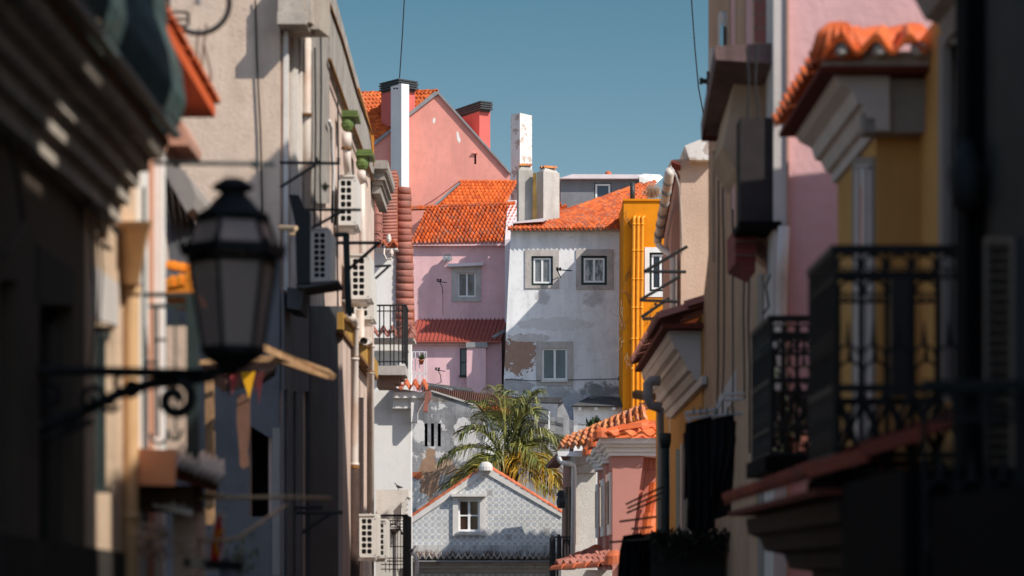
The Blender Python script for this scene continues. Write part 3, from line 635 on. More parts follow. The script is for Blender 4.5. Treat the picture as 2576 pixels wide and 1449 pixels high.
build('lower_eave_tile_row',MB().tiles(W(928,832,47.7),W(1046,832,47.7),W(928,850,46.9),W(1046,850,46.9),5,2,.06,.03,4),M['tile_dark'],h)
build('eave_mortar',MB().rect(Pl(0,47.0),930,850,1042,856,0,-.9),M['mortar'],h)
cable=MB().tube([W(967,616,46.8),W(966,640,46.7),W(972,652,46.7),W(983,652,46.7),W(984,636,46.8)],.02,6); cable.lathe(W(984,638,46.7),[(.03,-.05),(.05,0),(.03,.09)],8); cable.lathe(W(978,602,46.7),[(.04,-.05),(.05,0),(.03,.1)],8)
build('insulator_cable',cable,M['pvc_pipe'],h)
# balcony
b=build('balcony',MB().rect(Pl(0,44.5),948,920,1021,943,0,-.9),M['stone'],h)
co=MB()
for i,(x1,y0,y1) in enumerate(((1014,943,953),(1004,953,964),(992,964,974))): co.rect(Pl(0,44.7),948,y0,x1,y1,0,-.8)
build('corbel',co,plaster('brown_stone_corbel',(.36,.22,.17),.2,(.15,.09,.07),.5,4,.5),b)
rl=MB(); P=Pl(0,44.55)
rl.rect(P,948,766,1021,769.5,.03,-.03); rl.rect(P,948,781,1014,783.5,.02,-.02); rl.rect(P,950,908,1020,911,.02,-.02)
for px in (955,965.5,982,991,1003): rl.bar(W(px,768,44.55),W(px,920,44.55),.022)
for px in (955,965.5,982,991): rl.lathe(W(px,832,44.55),[(.01,-.05),(.028,0),(.01,.05)],8)
rl.bar(W(1013,766,44.55),W(1013,915,44.55),.04); rl.bar(W(1019,766,44.55),W(1019,915,44.55),.04)
for k in range(4): 
    q=.3*k; rl.bar(W(1020,768,44.6)+V((0,q,0)),W(1020,918,44.6)+V((0,q,0)),.02)
rl.bar(W(1020,768,44.55),W(1020,768,44.55)+V((0,1.0,0)),.04)
build('railing',rl,M['iron'],b)
# lower block with tiled cornice
pl2=Pl(0,46); h=house('white_corner_house','plain white house end with tile topped moulded cornice','house',1000,46)
build('wall',MB().prism(pl2,[(915,pl2.by(915)),(1034,pl2.by(1034)),(1034,1036),(1050,985),(990,975),(940,985),(915,1010)],0,-.4),M['white_new'],h)
cn=MB(); cn.rect(Pl(0,45.7),989,986,1072,1001,0,-.6); cn.rect(Pl(0,45.82),989,1001,1058,1017,0,-.5); cn.rect(Pl(0,45.8),988,1017,1035,1027,0,-.5)
cn.prism(Pl(0,45.75),[(1034,1027),(1034,1062),(1049,1062),(1049,1035),(1056,1022),(1068,1001),(1034,1001)],0,-.5)
build('cornice',cn,M['white_new'],h)
rt=MB(); rt.tiles(W(992,970,46.6),W(1080,970,46.6),W(987,984,45.6),W(1074,984,45.6),4,2,.07,.03,7)
build('cornice_tile_row',rt,M['tile_low'],h)
build('side_verge',MB().prism(Pl(0,45.6),[(1070,984),(1084,984),(1084,1000),(1076,1014),(1075,1035),(1064,1035),(1068,1008)],0,-.3),M['tile_dark'],h)
# lower pilaster capital
cp=MB()
for (x1,y0,y1) in ((1027,1232,1250),(1023,1250,1255),(1019,1255,1264),(1013,1264,1272),(1008,1272,1330)): cp.rect(Pl(0,42),945,y0,x1,y1,0,-1.2)
cp.prism(Pl(0,41.9),[(1010,1262),(1025,1256),(1026,1268),(1022,1272),(1026,1280),(1020,1286),(1024,1292),(1012,1296)],0,-.25)
cpo=thing('pilaster_capital','moulded stone ledge with carved scroll where a pigeon sits','ledge',tuple(V((xat(985,42.5),42.5,0))))
cp.rect(Pl(0,42.2),945,1330,1020,Pl(0,42.2).by(980),0,-1)
build('moulding',cp,M['stone_w'],cpo); build('carving',MB().tube([W(1012+8*math.cos(a*.7)*(1-a*.07),1440+14*math.sin(a*.7)*(1-a*.07),41.7) for a in range(12)],.035,6),M['stone_w'],cpo,True)
t=thing('iron_balcony_grille','tall black iron balcony grille with arched pattern beside the lower air conditioners','grille',tuple(W(990,1449,40.5)))
gr=MB(); Yg=40.5
gr.rect(Pl(0,Yg),958,1294,1026,1300,.03,-.03); gr.rect(Pl(0,Yg),1013,1296,1025,1480,.03,-.06); gr.rect(Pl(0,Yg),956,1410,1020,1413,.02,-.02)
for px in (970,980,990,1000,1008): gr.bar(W(px,1330,Yg),W(px,1440,Yg),.012)
for cx,r in ((990,20),(978,10),(1002,10)):
    gr.tube([W(cx+r*math.cos(a*.314),1345-r*1.3*math.sin(a*.314),Yg) for a in range(11)],.010,4); 
for py in (1303,1310,1318,1326,1375,1404,1420,1432): gr.tube([W(958,py,Yg),W(1015,py+.01,Yg)],.008,4)
for px in range(964,1012,12):
    gr.bar(W(px,1303,Yg),W(px,1318,Yg),.012); gr.bar(W(px+6,1310,Yg),W(px+6,1326,Yg),.012)
for k in range(7): gr.bar(W(1024,1296,Yg)+V((0,.25*k,0)),W(1024,1470,Yg)+V((0,.25*k,0)),.025)
build('panel',gr,M['iron'],t)
t=build('white_hose',MB().tube([W(1036,1390,41),W(1044,1398,41),W(1049,1415,41),W(1048,1440,41),W(1040,1460,41)],.035,8),M['white_pipe'],None,True,tuple(W(1044,1420,41)),'white plastic hose curling down below the sitting pigeon','hose')
def pigeon(px,py,Y,L_,face,label,c):
    s=L_*Y/F; t=thing('pigeon',label,'pigeon',tuple(W(px,py,Y)),'pigeons'); o=W(px,py,Y); mb=MB(); u=V((face,.25,0)).normalized(); sd=V((0,0,1)).cross(u)
    prof=[(-.62,.30,.02),(-.45,.31,.06),(-.25,.34,.14),(0,.38,.2),(.2,.46,.2),(.33,.60,.14),(.38,.72,.1),(.42,.80,.105),(.50,.83,.07),(.56,.82,.03),(.62,.80,.008)]
    n=10; vs=[]
    for (a,z,r) in prof:
        for k in range(n): vs.append(o+u*a*s+sd*(r*.85*s*math.cos(6.283*k/n))+V((0,0,z*s+r*s*math.sin(6.283*k/n))))
    fs=[(i*n+k,i*n+(k+1)%n,(i+1)*n+(k+1)%n,(i+1)*n+k) for i in range(len(prof)-1) for k in range(n)]+[tuple(range(n)),tuple((len(prof)-1)*n+k for k in range(n))]
    mb.add(vs,fs)
    for q in (-.08,.08): mb.tube([o+u*.05*s+sd*q*s+V((0,0,.24*s)),o+u*.05*s+sd*q*s+V((0,0,0)),o+u*.14*s+sd*q*s],.022*s,5)
    build('body',mb,c,t,True); wg=MB()
    for q in (-1,1): wg.add([o+u*.2*s+sd*q*.17*s+V((0,0,.5*s)),o-u*.1*s+sd*q*.19*s+V((0,0,.48*s)),o-u*.5*s+sd*q*.1*s+V((0,0,.33*s)),o-u*.1*s+sd*q*.2*s+V((0,0,.27*s)),o+u*.15*s+sd*q*.19*s+V((0,0,.33*s))],[(0,1,2,3,4)])
    build('wing',wg,M['black_metal'],t)
pigeon(1003,1232.5,41.7,20,-1,'dark pigeon hunched on top of the moulded stone ledge',paint('slate_feathers',(.05,.052,.06),.7,0,.3))
pigeon(1032,1397,41.2,26,1,'brownish grey pigeon perched above the white hose',paint('brown_grey_feathers',(.16,.12,.11),.7,0,.3))

# ---------------------------------------------------------------- pink dormered house on the right
h=house('dormered_house','pink mansard house with three white trimmed dormers and lichen covered tiles','house',1570,46)
def dormer(Y0,Y1,xf,yt,yb,ybt,last):
    p0=Pl(0,Y0); xw=1.2
    px0=CX+xf*F/Y0
    mb=MB(); z0=zat(yb,Y0)-1.0; z1=zat(yt,Y0); xt=xf+.59 if not last else xf+xw; xb_=xf+.20 if not last else xf+xw; mb.hexa([(xf,Y0,z0),(xb_,Y0,z0),(xt,Y0,z1),(xf,Y0,z1)],[(xf,Y1,z0),(xb_,Y1,z0),(xt,Y1,z1),(xf,Y1,z1)]); d=build('dormer',mb,M['r_pink'],h)
    side=Pl(px0,Y0,CX+xf*F/Y1,Y1); pa=CX+xf*F/(Y0+.25); pb=CX+xf*F/(Y1-.15)
    zt,zb=z1-.32,z0+1.35
    fm=MB(); fm.box(xf-.05,Y0+.12,zb,xf-.003,Y1-.1,zt); build('window_surround',fm,M['white_new'],d)
    gm=MB(); gm.box(xf-.07,Y0+.42,zb+.2,xf-.052,Y1-.35,zt-.15); build('pane',gm,M['glass'],d)
    cm=MB()
    for k,(o,a,b) in enumerate(((.06,-.02,.05),(.10,.05,.14),(.17,.14,.2),(.24,.2,.30))): cm.box(xf-o,Y0-o,z1+a,xf+xw,Y1+o,z1+b)
    build('cornice',cm,M['white_new'],d)
    tm=MB(); A=V((xf+.55,Y0-.32,z1+.58)); 
    tm.tiles(V((xf+.55,Y0-.3,z1+.50)),V((xf+.55,Y1+.3,z1+.50)),V((xf-.30,Y0-.3,z1+.30)),V((xf-.30,Y1+.3,z1+.30)),max(3,int((Y1-Y0)/.28)),2,.05,.03,int(Y0))
    tm.tiles(V((xf+.55,Y0+.1,z1+.5)),V((xf+1.3,Y0+.1,z1+.5)),V((xf-.25,Y0-.36,z1+.3)),V((xf+1.3,Y0-.36,z1+.3)),5,2,.05,.03,int(Y0)+1)
    tm.ridge(V((xf-.22,Y0-.28,z1+.36)),V((xf+.6,Y0+.2,z1+.56)),2,.12,3); tm.lathe(V((xf-.22,Y0-.25,z1+.33)),[(.16,-.03),(.15,.08),(.08,.16)],12)
    if not last: tm.ridge(V((xf+.6,Y0+.2,z1+.56)),V((xf+1.35,Y0+.2,z1+.56)),2,.12,4)
    build('dormer_roof',tm,M['tile_bright'],d)
M['r_pink']=plaster('dusty_pink_render',(.52,.245,.205),.05,(.4,.16,.13),.2,1,.12)
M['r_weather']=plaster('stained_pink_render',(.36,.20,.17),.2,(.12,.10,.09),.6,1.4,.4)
dormer(45,46.6,1.87,1144,1392,0,False); dormer(48.6,50.2,1.88,1163,1392,0,True); dormer(52.2,53.3,1.88,1180,1392,0,True)
ms=MB(); ms.tiles(V((2.50,46.4,zat(1115,45))),V((2.50,53.4,zat(1115,45))),V((2.17,46.4,zat(1410,45))),V((2.17,53.4,zat(1410,45))),22,4,.035,.03,31)
M['salmon_tile']=tilemat('salmon_roof_tile',(.36,.105,.07),(.44,.14,.095),(.28,.09,.07),.3)
rf=build('mansard_roof',ms,M['salmon_tile'],h); build('hip_face',MB().tiles(W(1620,1138,45.3),W(1672,1124,46.3),W(1586,1376,45.03),W(1672,1404,46.0),6,5,.03,.03,32),M['salmon_tile'],rf)
hp=MB(); hp.ridge(W(1616,1420,44.6),W(1652,1225,45.2),5,.15,5); build('hip_tile_row',hp,M['tile_bright'],rf)
build('mansard_core',MB().hexa([(2.24,46.6,0),(5,46.6,0),(5,53.4,0),(2.24,53.4,0)],[(2.46,46.7,zat(1120,45)),(5,46.7,zat(1120,45)),(5,53.3,zat(1120,45)),(2.46,53.3,zat(1120,45))]),M['r_pink'],rf)
up=MB(); A=W(1424,1113,54.6); B=W(1624,1026,56.2); up.tiles(A,B,W(1404,1136,54.0),W(1640,1112,51.5),13,4,.075,.05,33)
rf2=build('upper_roof',up,M['tile_lichen'],h); build('hip_tile_row',MB().ridge(A,B,8,.15,6),M['tile_lichen'],rf2)
build('old_eave_tile_row',MB().tiles(W(1410,1118,55),W(1482,1118,55),W(1402,1132,54),W(1482,1132,54),6,1,.06,.05,7),M['tile_lichen'],rf2)
pR=Pl(0,56.2)
build('stone_pilaster',MB().prism(pR,[(1447,pR.by(1447)),(1500,pR.by(1500)),(1500,1160),(1447,1160)],0,-1),plaster('rough_white_stone',(.70,.67,.62),.1,(.45,.40,.35),.4,1.5,.6),h)
build('pilaster_head',MB().rect(Pl(0,56.1),1447,1150,1500,1189,.04,-.3),M['stone'],h)
pS=Pl(1447,56.3,1414,59.3)
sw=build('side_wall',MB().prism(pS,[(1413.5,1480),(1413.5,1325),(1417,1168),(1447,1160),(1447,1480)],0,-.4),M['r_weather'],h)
for k in range(3):
    x=1420+k*8; build('shutter',MB().rect(pS,x,1225,x+4.5,1370,.08,0),M['twig'],sw)
ev=MB(); ev.prism(pS,[(1419,1148),(1447,1134),(1447,1165),(1419,1176)],.2,-.1); build('eave_moulding',ev,M['stone'],h)
ev=MB(); ev.hexa([W(1371,1172,57),W(1400,1140,55),W(1404,1146,55),W(1375,1178,57)],[W(1400,1172,58),W(1440,1140,55.5),W(1440,1146,55.5),W(1404,1178,58)]); build('eave_board',ev,M['r_weather'],h)
gt=MB(); p=Pl(0,53.6); gt.prism(p,[(1402,1135),(1466,1136),(1465,1148),(1404,1147)],.06,-.06); build('gutter',gt,M['white_pipe'],h)
build('downpipe',MB().tube([W(1407,1146,53.6),W(1407,1156,53.6),W(1412,1163,53.6),W(1436,1167,53.8),W(1443,1172,53.9),W(1444,1186,54),W(1440,1480,54)],.055,10),M['white_pipe'],h,True)
lr=MB(); lr.tiles(W(1500,1392,46.5),W(1556,1400,44.2),W(1395,1428,45.2),W(1540,1432,43),8,3,.06,.03,41)
rf3=build('lower_roof',lr,M['tile_dark'],h); build('ridge_tile_row',MB().ridge(W(1413,1420,45.8),W(1498,1386,47),4,.13,3),M['tile_low'],rf3); build('eave_tile_row',MB().ridge(W(1392,1432,45),W(1512,1424,43.4),4,.1,5),M['tile_low'],rf3); build('shell_tile',MB().lathe(W(1546,1412,43),[(.2,-.06),(.17,.1),(.06,.2)],14),M['tile_low'],rf3)
build('lower_wall',MB().rect(Pl(0,43.6),1412,1434,1540,1800,0,-2.5),M['stone_w'],h)
t=thing('wall_lantern','black square wall lantern on the stained pink wall by the tiled gable','lantern',tuple(W(1416,1262,54.5)))
b=MB(); b.lathe(W(1414,1272,54.5),[(.1,-.06),(.13,.05),(.13,.1),(.09,.24)],6); build('lantern_body',b,M['iron'],t)
b=MB(); b.lathe(W(1412,1248,54.5),[(.12,0),(.1,.06),(.04,.13)],6); b.bar(W(1412,1244,54.5),W(1424,1252,55.2),.04); build('lantern_cap',b,M['iron'],t)
t=thing('small_iron_balcony','small black iron balcony in front of the tiled gable at lower right','balcony',tuple(W(1412,1440,52)))
b=MB(); Yb=52
for i in range(9):
    q=i/8; x=xat(1388,Yb)+.0; b.bar((x,Yb+q*2,zat(1350,Yb)),(x,Yb+q*2,zat(1460,Yb)),.035)
for i in range(7): px=1388+i*7.5; b.bar(W(px,1350,Yb),W(px,1460,Yb),.03)
for py in (1349,1430): b.rect(Pl(0,Yb),1386,py,1436,py+4,.03,-.03)
b.rect(Pl(0,Yb),1386,1346,1394,1465,.04,-.04); b.rect(Pl(0,Yb),1402,1344,1409,1465,.04,-.04)
b.tube([W(1425+8*math.cos(a*.45),1385+28*math.sin(a*.45),Yb) for a in range(14)],.02,5)
build('railing',b,M['iron'],t); build('slab',MB().rect(Pl(0,Yb),1384,1458,1440,1475,.05,-2.2),M['coping'],t)
# leafy plant on roof
t=thing('rooftop_shrub','round leafy green shrub behind the lichen tiled roof','shrub',tuple(W(1497,1092,57)))
lf=MB(); R=random.Random(14)
for i in range(300):
    a=R.uniform(0,6.28); e=R.uniform(.05,1.5); c0=W(1497+R.gauss(0,8),1080-abs(R.gauss(0,7)),57+R.gauss(0,.15)); d=V((math.cos(a)*math.cos(e),math.sin(a)*math.cos(e),math.sin(e))); l=R.uniform(.12,.24); s=d.cross(V((0,0,1))).normalized()*.03
    lf.add([c0,c0+d*l*.5+s,c0+d*l,c0+d*l*.5-s],[(0,1,2,3)],R.random())
build('foliage',lf,M['leaf'],t); build('stem',MB().tube([W(1497,1110,57),W(1497,1080,57)],.04,6),M['twig'],t)
lf=MB()
for px,py in ((1574,1040),(1612,1026)):
    for i in range(26):
        a=R.uniform(0,6.28); e=R.uniform(.2,1.4); c0=W(px,py,57.5); d=V((math.cos(a)*math.cos(e),math.sin(a)*math.cos(e),math.sin(e))); l=R.uniform(.08,.16); s=d.cross(V((0,0,1))).normalized()*.02
        lf.add([c0,c0+d*l*.5+s,c0+d*l,c0+d*l*.5-s],[(0,1,2,3)],R.random())
build('roof_weed',lf,M['leaf'],None,False,tuple(W(1590,1036,57.5)),'green weeds growing on the lichen covered hip tiles','weeds',None,'stuff')

h=house('rear_house','plain house behind the peach house whose eave shades the tiled gable','house',1700,57)
build('wall',MB().box(3.55,55.7,0,9,56.6,5.85+ZC),M['white_old'],h)  # thin wall out of view, added to throw the eave's shadow
build('roof',MB().tiles((3.4,55.6,5.78+ZC),(9.2,55.6,5.78+ZC),(3.4,56.75,5.9+ZC),(9.2,56.75,5.9+ZC),20,3,.07,.04,5),M['tile_old'],h)
# ---------------------------------------------------------------- near palette
M['cream']=plaster('cream_render',(.70,.54,.43),.10,(.34,.25,.19),.55,.8,.4)
M['cream_dirty']=plaster('dirty_cream_render',(.36,.29,.24),.14,(.12,.10,.09),.5,1.2,.4)
M['cream_pink']=plaster('pinkish_cream_render',(.62,.48,.41),.12,(.28,.18,.14),.65,1.4,.25)
M['concrete']=plaster('stained_concrete',(.36,.33,.30),.16,(.10,.085,.075),.65,1.8,.5)
M['concrete_rust']=plaster('rusty_concrete_edge',(.22,.12,.06),.3,(.40,.15,.02),.6,2.5,.5)
M['charcoal_render']=plaster('charcoal_render',(.075,.075,.078),.2,(.03,.03,.03),.5,1.6,.3)  # carries the wall's shadow as well as the balcony's charcoal
M['salmon']=plaster('salmon_render',(.58,.29,.19),.05,(.45,.22,.15),.2,1,.15)
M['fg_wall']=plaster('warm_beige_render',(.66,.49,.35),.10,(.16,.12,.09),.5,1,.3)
M['fg_dado']=plaster('dark_damp_base',(.05,.045,.04),.3,None,.4,2,.3)  # near-black tone standing for the deep shade at the wall foot
M['fg_dim']=plaster('grimy_dark_render',(.12,.092,.07),.12,(.07,.055,.045),.5,1,.3)  # darker copy of the beige wall, shade put into its colour
M['alley_grey']=plaster('blue_grey_alley_render',(.15,.15,.16),.15,(.05,.05,.055),.5,1,.2)  # grey-blue paint darkened to carry the alley's shade
M['mould_stone']=plaster('grimy_stone_moulding',(.50,.44,.38),.14,(.10,.085,.075),.65,2.5,.4)
M['pipe_peach']=paint('peach_cast_iron_paint',(.60,.38,.20),.6,0,.08,(.35,.12,.03),.35,scale=4)
M['hopper_green']=plaster('moss_green_painted_iron',(.13,.19,.055),.2,(.05,.07,.03),.5,4,.3,rough=.6)
M['mustard']=plaster('mustard_band_paint',(.44,.25,.06),.12,(.2,.1,.04),.5,2,.3)
M['peach']=plaster('pale_peach_render',(.62,.46,.36),.08,(.42,.28,.2),.4,1.2,.35)
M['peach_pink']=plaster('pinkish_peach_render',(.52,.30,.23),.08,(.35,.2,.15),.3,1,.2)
M['tan_dark']=plaster('tan_shadow_render',(.52,.36,.25),.12,(.15,.10,.07),.45,1,.3)
M['ochre']=plaster('ochre_render',(.52,.27,.07),.06,(.25,.12,.03),.3,1,.15)
M['yellow_ochre']=plaster('yellow_ochre_render',(.54,.31,.105),.05,(.2,.1,.03),.2,1,.12)
M['lav_pink']=plaster('lavender_pink_render',(.70,.43,.44),.06,(.48,.28,.30),.25,1,.5,fine=9)
M['grimy_pink']=plaster('grimy_pink_concrete',(.22,.145,.135),.22,(.05,.04,.04),.65,2.2,.5)
M['dark_red_soffit']=plaster('dark_red_soffit',(.14,.035,.025),.15,(.06,.02,.02),.4,2,.3)
M['brick_red']=stripes('painted_red_brick',(.22,.035,.028),(.16,.028,.024),40)
M['white_trim']=plaster('shaded_white_trim',(.58,.54,.52),.06,(.38,.33,.30),.3,1.5,.2)
M['grey_trim']=plaster('greyish_trim',(.30,.27,.25),.08,(.17,.15,.14),.4,1.5,.2)
M['grey_panel']=plaster('dark_grey_fibre_panel',(.042,.036,.036),.2,(.02,.02,.02),.5,3,.2)
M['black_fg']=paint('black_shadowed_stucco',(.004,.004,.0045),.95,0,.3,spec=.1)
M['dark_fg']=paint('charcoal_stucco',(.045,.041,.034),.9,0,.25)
M['shutter']=paint('dark_grey_shutter_paint',(.030,.030,.031),.6,0,.15)
M['wood']=plaster('weathered_wood_pole',(.42,.25,.13),.25,(.15,.08,.04),.6,6,.4)
M['wood_pale']=plaster('pale_bamboo_pole',(.60,.42,.27),.15,(.35,.22,.12),.4,6,.2)
M['lamp_glass']=None
m,nt,b=mat('smoky_lantern_glass'); b.inputs['Base Color'].default_value=(.58,.46,.40,1); b.inputs['Roughness'].default_value=.35
tr=N(nt,'ShaderNodeBsdfTransparent'); tr.inputs[0].default_value=(.75,.66,.62,1); ms=N(nt,'ShaderNodeMixShader',i_Fac=.62) if False else N(nt,'ShaderNodeMixShader'); ms.inputs[0].default_value=.74
L(nt,tr.outputs[0],ms.inputs[1]); L(nt,b.outputs[0],ms.inputs[2]); L(nt,ms.outputs[0],nt.nodes['Material Output'].inputs[0]); M['lamp_glass']=m
def cloth(name,c,var=.25): return paint(name,c,.95,0,var,spec=.1,scale=9)

# ================================================================= LEFT: row in the middle distance
LM=Pl(705,25.5,950,44); pN=Pl(0,25.5)
h=house('cream_townhouse','cream plastered townhouse with broad sunlit gable end behind the street lamp','house',600,24)
build('wall',MB().wall(pN,[(300,pN.by(300)),(704,pN.by(704)),(704,-420),(300,-420)],[[(627,1070),(684,1105),(684,1300),(627,1300)]],0,5.5,.3),M['cream'],h)
build('lower_wall',MB().wall(pN,[(300,pN.by(300)),(704,pN.by(704)),(704,640),(660,620),(560,700),(300,720)],[[(627,1070),(684,1105),(684,1300),(627,1300)]],.02,.03,.03),M['alley_grey'],h)  # grey-blue lower paint, darkened and outlined for the shade on the gable end
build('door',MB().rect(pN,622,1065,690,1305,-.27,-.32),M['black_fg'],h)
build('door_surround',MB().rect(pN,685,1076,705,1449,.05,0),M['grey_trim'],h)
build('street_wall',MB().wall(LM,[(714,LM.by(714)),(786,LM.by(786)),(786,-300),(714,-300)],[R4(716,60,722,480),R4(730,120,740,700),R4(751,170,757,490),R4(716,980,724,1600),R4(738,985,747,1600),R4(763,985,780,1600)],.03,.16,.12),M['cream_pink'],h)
build('lower_render',MB().wall(LM,[(714,LM.by(714)),(780.5,LM.by(780.5)),(780.5,742),(714,735)],[R4(716,980,724,1600),R4(738,985,747,1600),R4(763,985,779,1600)],.045,.02,.02),M['alley_grey'],h)  # dark sheet standing in for the shade on this wall
for k,(x0,y0,x1,y1,mm) in enumerate(((716,60,722,480,'stone'),(730,120,740,700,'hopper_green'),(751,170,757,490,'stone'),(716,980,724,1600,'dark_void'),(738,985,747,1600,'dark_void'),(763,985,780,1600,'dark_void'))):
    build('shutter' if k in(0,1,2) else 'door_leaf',MB().rect(LM,x0,y0,x1,y1,-.06,-.1),M['iron_green'] if k==1 else M[mm],h)
sm=MB()
for x0,x1 in ((724,727),(741,744),(746,750),(758,762)): sm.rect(LM,x0,40,x1,730,.075,.03)
build('window_surround',sm,M['stone_w'],h)
cn=MB()
for i,(x0,x1,o) in enumerate(((748,752,.10),(746,762,.18),(762,782,.26),(782,803,.34),(803,830,.40))):
    cn.prism(LM,[(x0,-60),(x1,-60),(x1,8+ (x1-720)*.78),(x0,8+(x0-720)*.78)],o,0)
cn.prism(LM,[(770,60),(786,95),(800,70),(800,40),(770,30)],.3,0)
build('cornice',cn,M['mould_stone'],h)
for a_ in ((806,20),(849,210),(792,120)): build('wall_cable',MB().tube([LM.p(a_[0],a_[1],.08),LM.p(a_[0]+2,a_[1]+200,.09),LM.p(a_[0]-1,a_[1]+420,.08),LM.p(a_[0]+1,a_[1]+560,.08)],.012,5),M['iron'],h)
build('downpipe',MB().tube([LM.p(772,96,.12),LM.p(772,300,.12),LM.p(771,520,.12)],.05,10),M['pvc_pipe'],h,True)
build('pipe_clamp',MB().tube([LM.p(771,286,.12),LM.p(771,291,.12)],.066,10),M['concrete_rust'],h)
cb=MB(); cb.tube([pN.p(642,0,.03),pN.p(646,150,.03),pN.p(655,330,.03),pN.p(662,620,.03)],.010,5); build('wall_cable',cb,M['iron'],h)
# weathered parapet house
h=house('parapet_house','pinkish plaster house with stained concrete parapet and green rain hoppers','house',860,33)
build('wall',MB().prism(LM,[(786,LM.by(786)),(941,LM.by(941)),(941,352),(844,-2),(786,-230)],0,-5),M['cream_pink'],h)
build('parapet',MB().prism(LM,[(829,-60),(844,-8),(941,348),(941,438),(930,428),(829,150)],.07,0),M['concrete'],h)
build('corner_pilaster',MB().rect(LM,786,-100,829,LM.by(800,12.6),.05,0),M['concrete'],h)
mo=MB(); mo.tube([LM.p(829,150,.09),LM.p(868,262,.09),LM.p(900,348,.09),LM.p(938,452,.09)],.028,6); mo.tube([LM.p(826,0,.09),LM.p(860,95,.09),LM.p(900,235,.09),LM.p(936,338,.09)],.018,6)
build('moulding',mo,M['concrete_rust'],h,True)
li=MB(); li.prism(LM,[(905,222),(941,346),(941,420),(934,350),(920,280),(902,222)],.085,.05); build('lichen_edge',li,plaster('orange_lichen',(.55,.20,.02),.2,(.25,.15,.06),.6,6,.5),h)
st=MB()
for (x0,x1,y0,y1,d) in ((936,975,403,424,0),(936,974,424,432,.1),(936,966,432,447,.15),(936,969,447,452,.12),(936,962,452,464,.2),(936,957,464,486,.25)): st.rect(Pl(0,41.6),x0,y0,x1,y1,-d,-2.5)
build('cornice_end',st,M['concrete'],h)
build('dark_pilaster',MB().rect(LM,781,770,861,LM.by(820),.06,0),M['charcoal_render'],h)  # dark slab laid where the wall lies in cast shadow
build('pilaster_strip',MB().prism(LM,[(862,790),(882,800),(882,LM.by(882)),(862,LM.by(862))],.12,0),M['cream_pink'],h)
build('recess',MB().rect(LM,902,1000,915,LM.by(908),.02,0),plaster('dark_brown_recess',(.07,.045,.04),.2,None,.3,3,.2),h)
build('string_course',MB().prism(LM,[(863,785),(951,912),(951,956),(863,832)],.14,0),M['mustard'],h)
build('dark_band',MB().prism(LM,[(863,828),(951,950),(951,956),(863,838)],.16,.0),M['concrete_rust'],h)
def hopper(px,py,label):
    k=(px-880)/38.0; Y=LM.depth(px,.2); s=Y/F
    hp=MB(); c=LM.p(px,py,.2); B=lambda x0,z0,x1,z1,dep: hp.hexa([c+V((x0*s,-dep*s,z0*s)),c+V((x1*s,-dep*s,z0*s)),c+V((x1*s,-dep*s,z1*s)),c+V((x0*s,-dep*s,z1*s))],[c+V((x0*s,.5,z0*s)),c+V((x1*s,.5,z0*s)),c+V((x1*s,.5,z1*s)),c+V((x0*s,.5,z1*s))])
    B(-20,38,20,47,16); B(-20,31,22,37,18); B(-20,24,8,31,12)
    hp.lathe(c+V((-6*s,-2*s,0)),[(2*s,-4*s),(11*s,-1*s),(15*s,8*s),(16*s,16*s),(12*s,24*s),(10*s,30*s)],14)
    for x in (-12,-1): hp.lathe(c+V((x*s,-12*s,9*s)),[(.5*s,-6*s),(5*s,-3*s),(5*s,2*s),(.5*s,6*s)],8)
    return build('rain_hopper',hp,M['hopper_green'],h,False)
hopper(880,327,''); hopper(917,425,'')
pp=MB(); pp.tube([LM.p(872,335,.2),LM.p(872,372,.2)],.068,10); pp.tube([LM.p(872,372,.2),LM.p(873,415,.2),LM.p(880,470,.2)],.052,10); build('downpipe',pp,M['pvc_pipe'],h,True)
build('pipe_clamp',MB().tube([LM.p(872,371,.2),LM.p(872,376,.2)],.075,10),M['concrete_rust'],h)
pp=MB(); pp.tube([LM.p(909,432,.2),LM.p(910,456,.2)],.065,10); pp.tube([LM.p(910,456,.2),LM.p(911,600,.2),LM.p(912,760,.2)],.048,10); build('downpipe',pp,M['pvc_pipe'],h,True)
build('cable_conduit',MB().tube([LM.p(828,305,.1),LM.p(834,320,.1),LM.p(835,380,.1),LM.p(839,430,.1),LM.p(836,560,.1)],.024,7),M['white_pipe'],h,True)
pp=MB(); pp.tube([LM.p(880,800,.22),LM.p(886,800,.22),LM.p(890,808,.2),LM.p(891,822,.16),LM.p(891,1100,.16),LM.p(890,LM.by(890),.16)],.062,12)
for y in (822,900,1165): pp.tube([LM.p(891,y,.16),LM.p(891,y+6,.16)],.074,12)
q=build('downpipe',pp,M['pvc_pipe'],h,True); build('rust_ring',MB().tube([LM.p(891,897,.16),LM.p(891,900,.16)],.076,12).tube([LM.p(890.5,1172,.16),LM.p(890.5,1178,.16)],.076,12),M['concrete_rust'],q)
build('pipe_base',MB().tube([LM.p(890,1180,.16),LM.p(890,LM.by(890),.16)],.070,12),plaster('rusty_dark_iron',(.06,.04,.035),.3,(.2,.08,.03),.4,3,.3),q,True)  # rusty iron kept dark, taking in the shade below the ring
pp=MB(); pp.tube([LM.p(906,780,.2),LM.p(907,852,.2),LM.p(915,858,.28),LM.p(928,858,.17),LM.p(932,868,.18),LM.p(932,1290,.18)],.058,12)
for y in (868,935): pp.tube([LM.p(932,y,.18),LM.p(932,y+6,.18)],.07,12)
build('downpipe',pp,M['pvc_pipe'],h,True)
build('rust_ring',MB().tube([LM.p(932,934,.18),LM.p(932,937,.18)],.072,12),M['concrete_rust'],h)

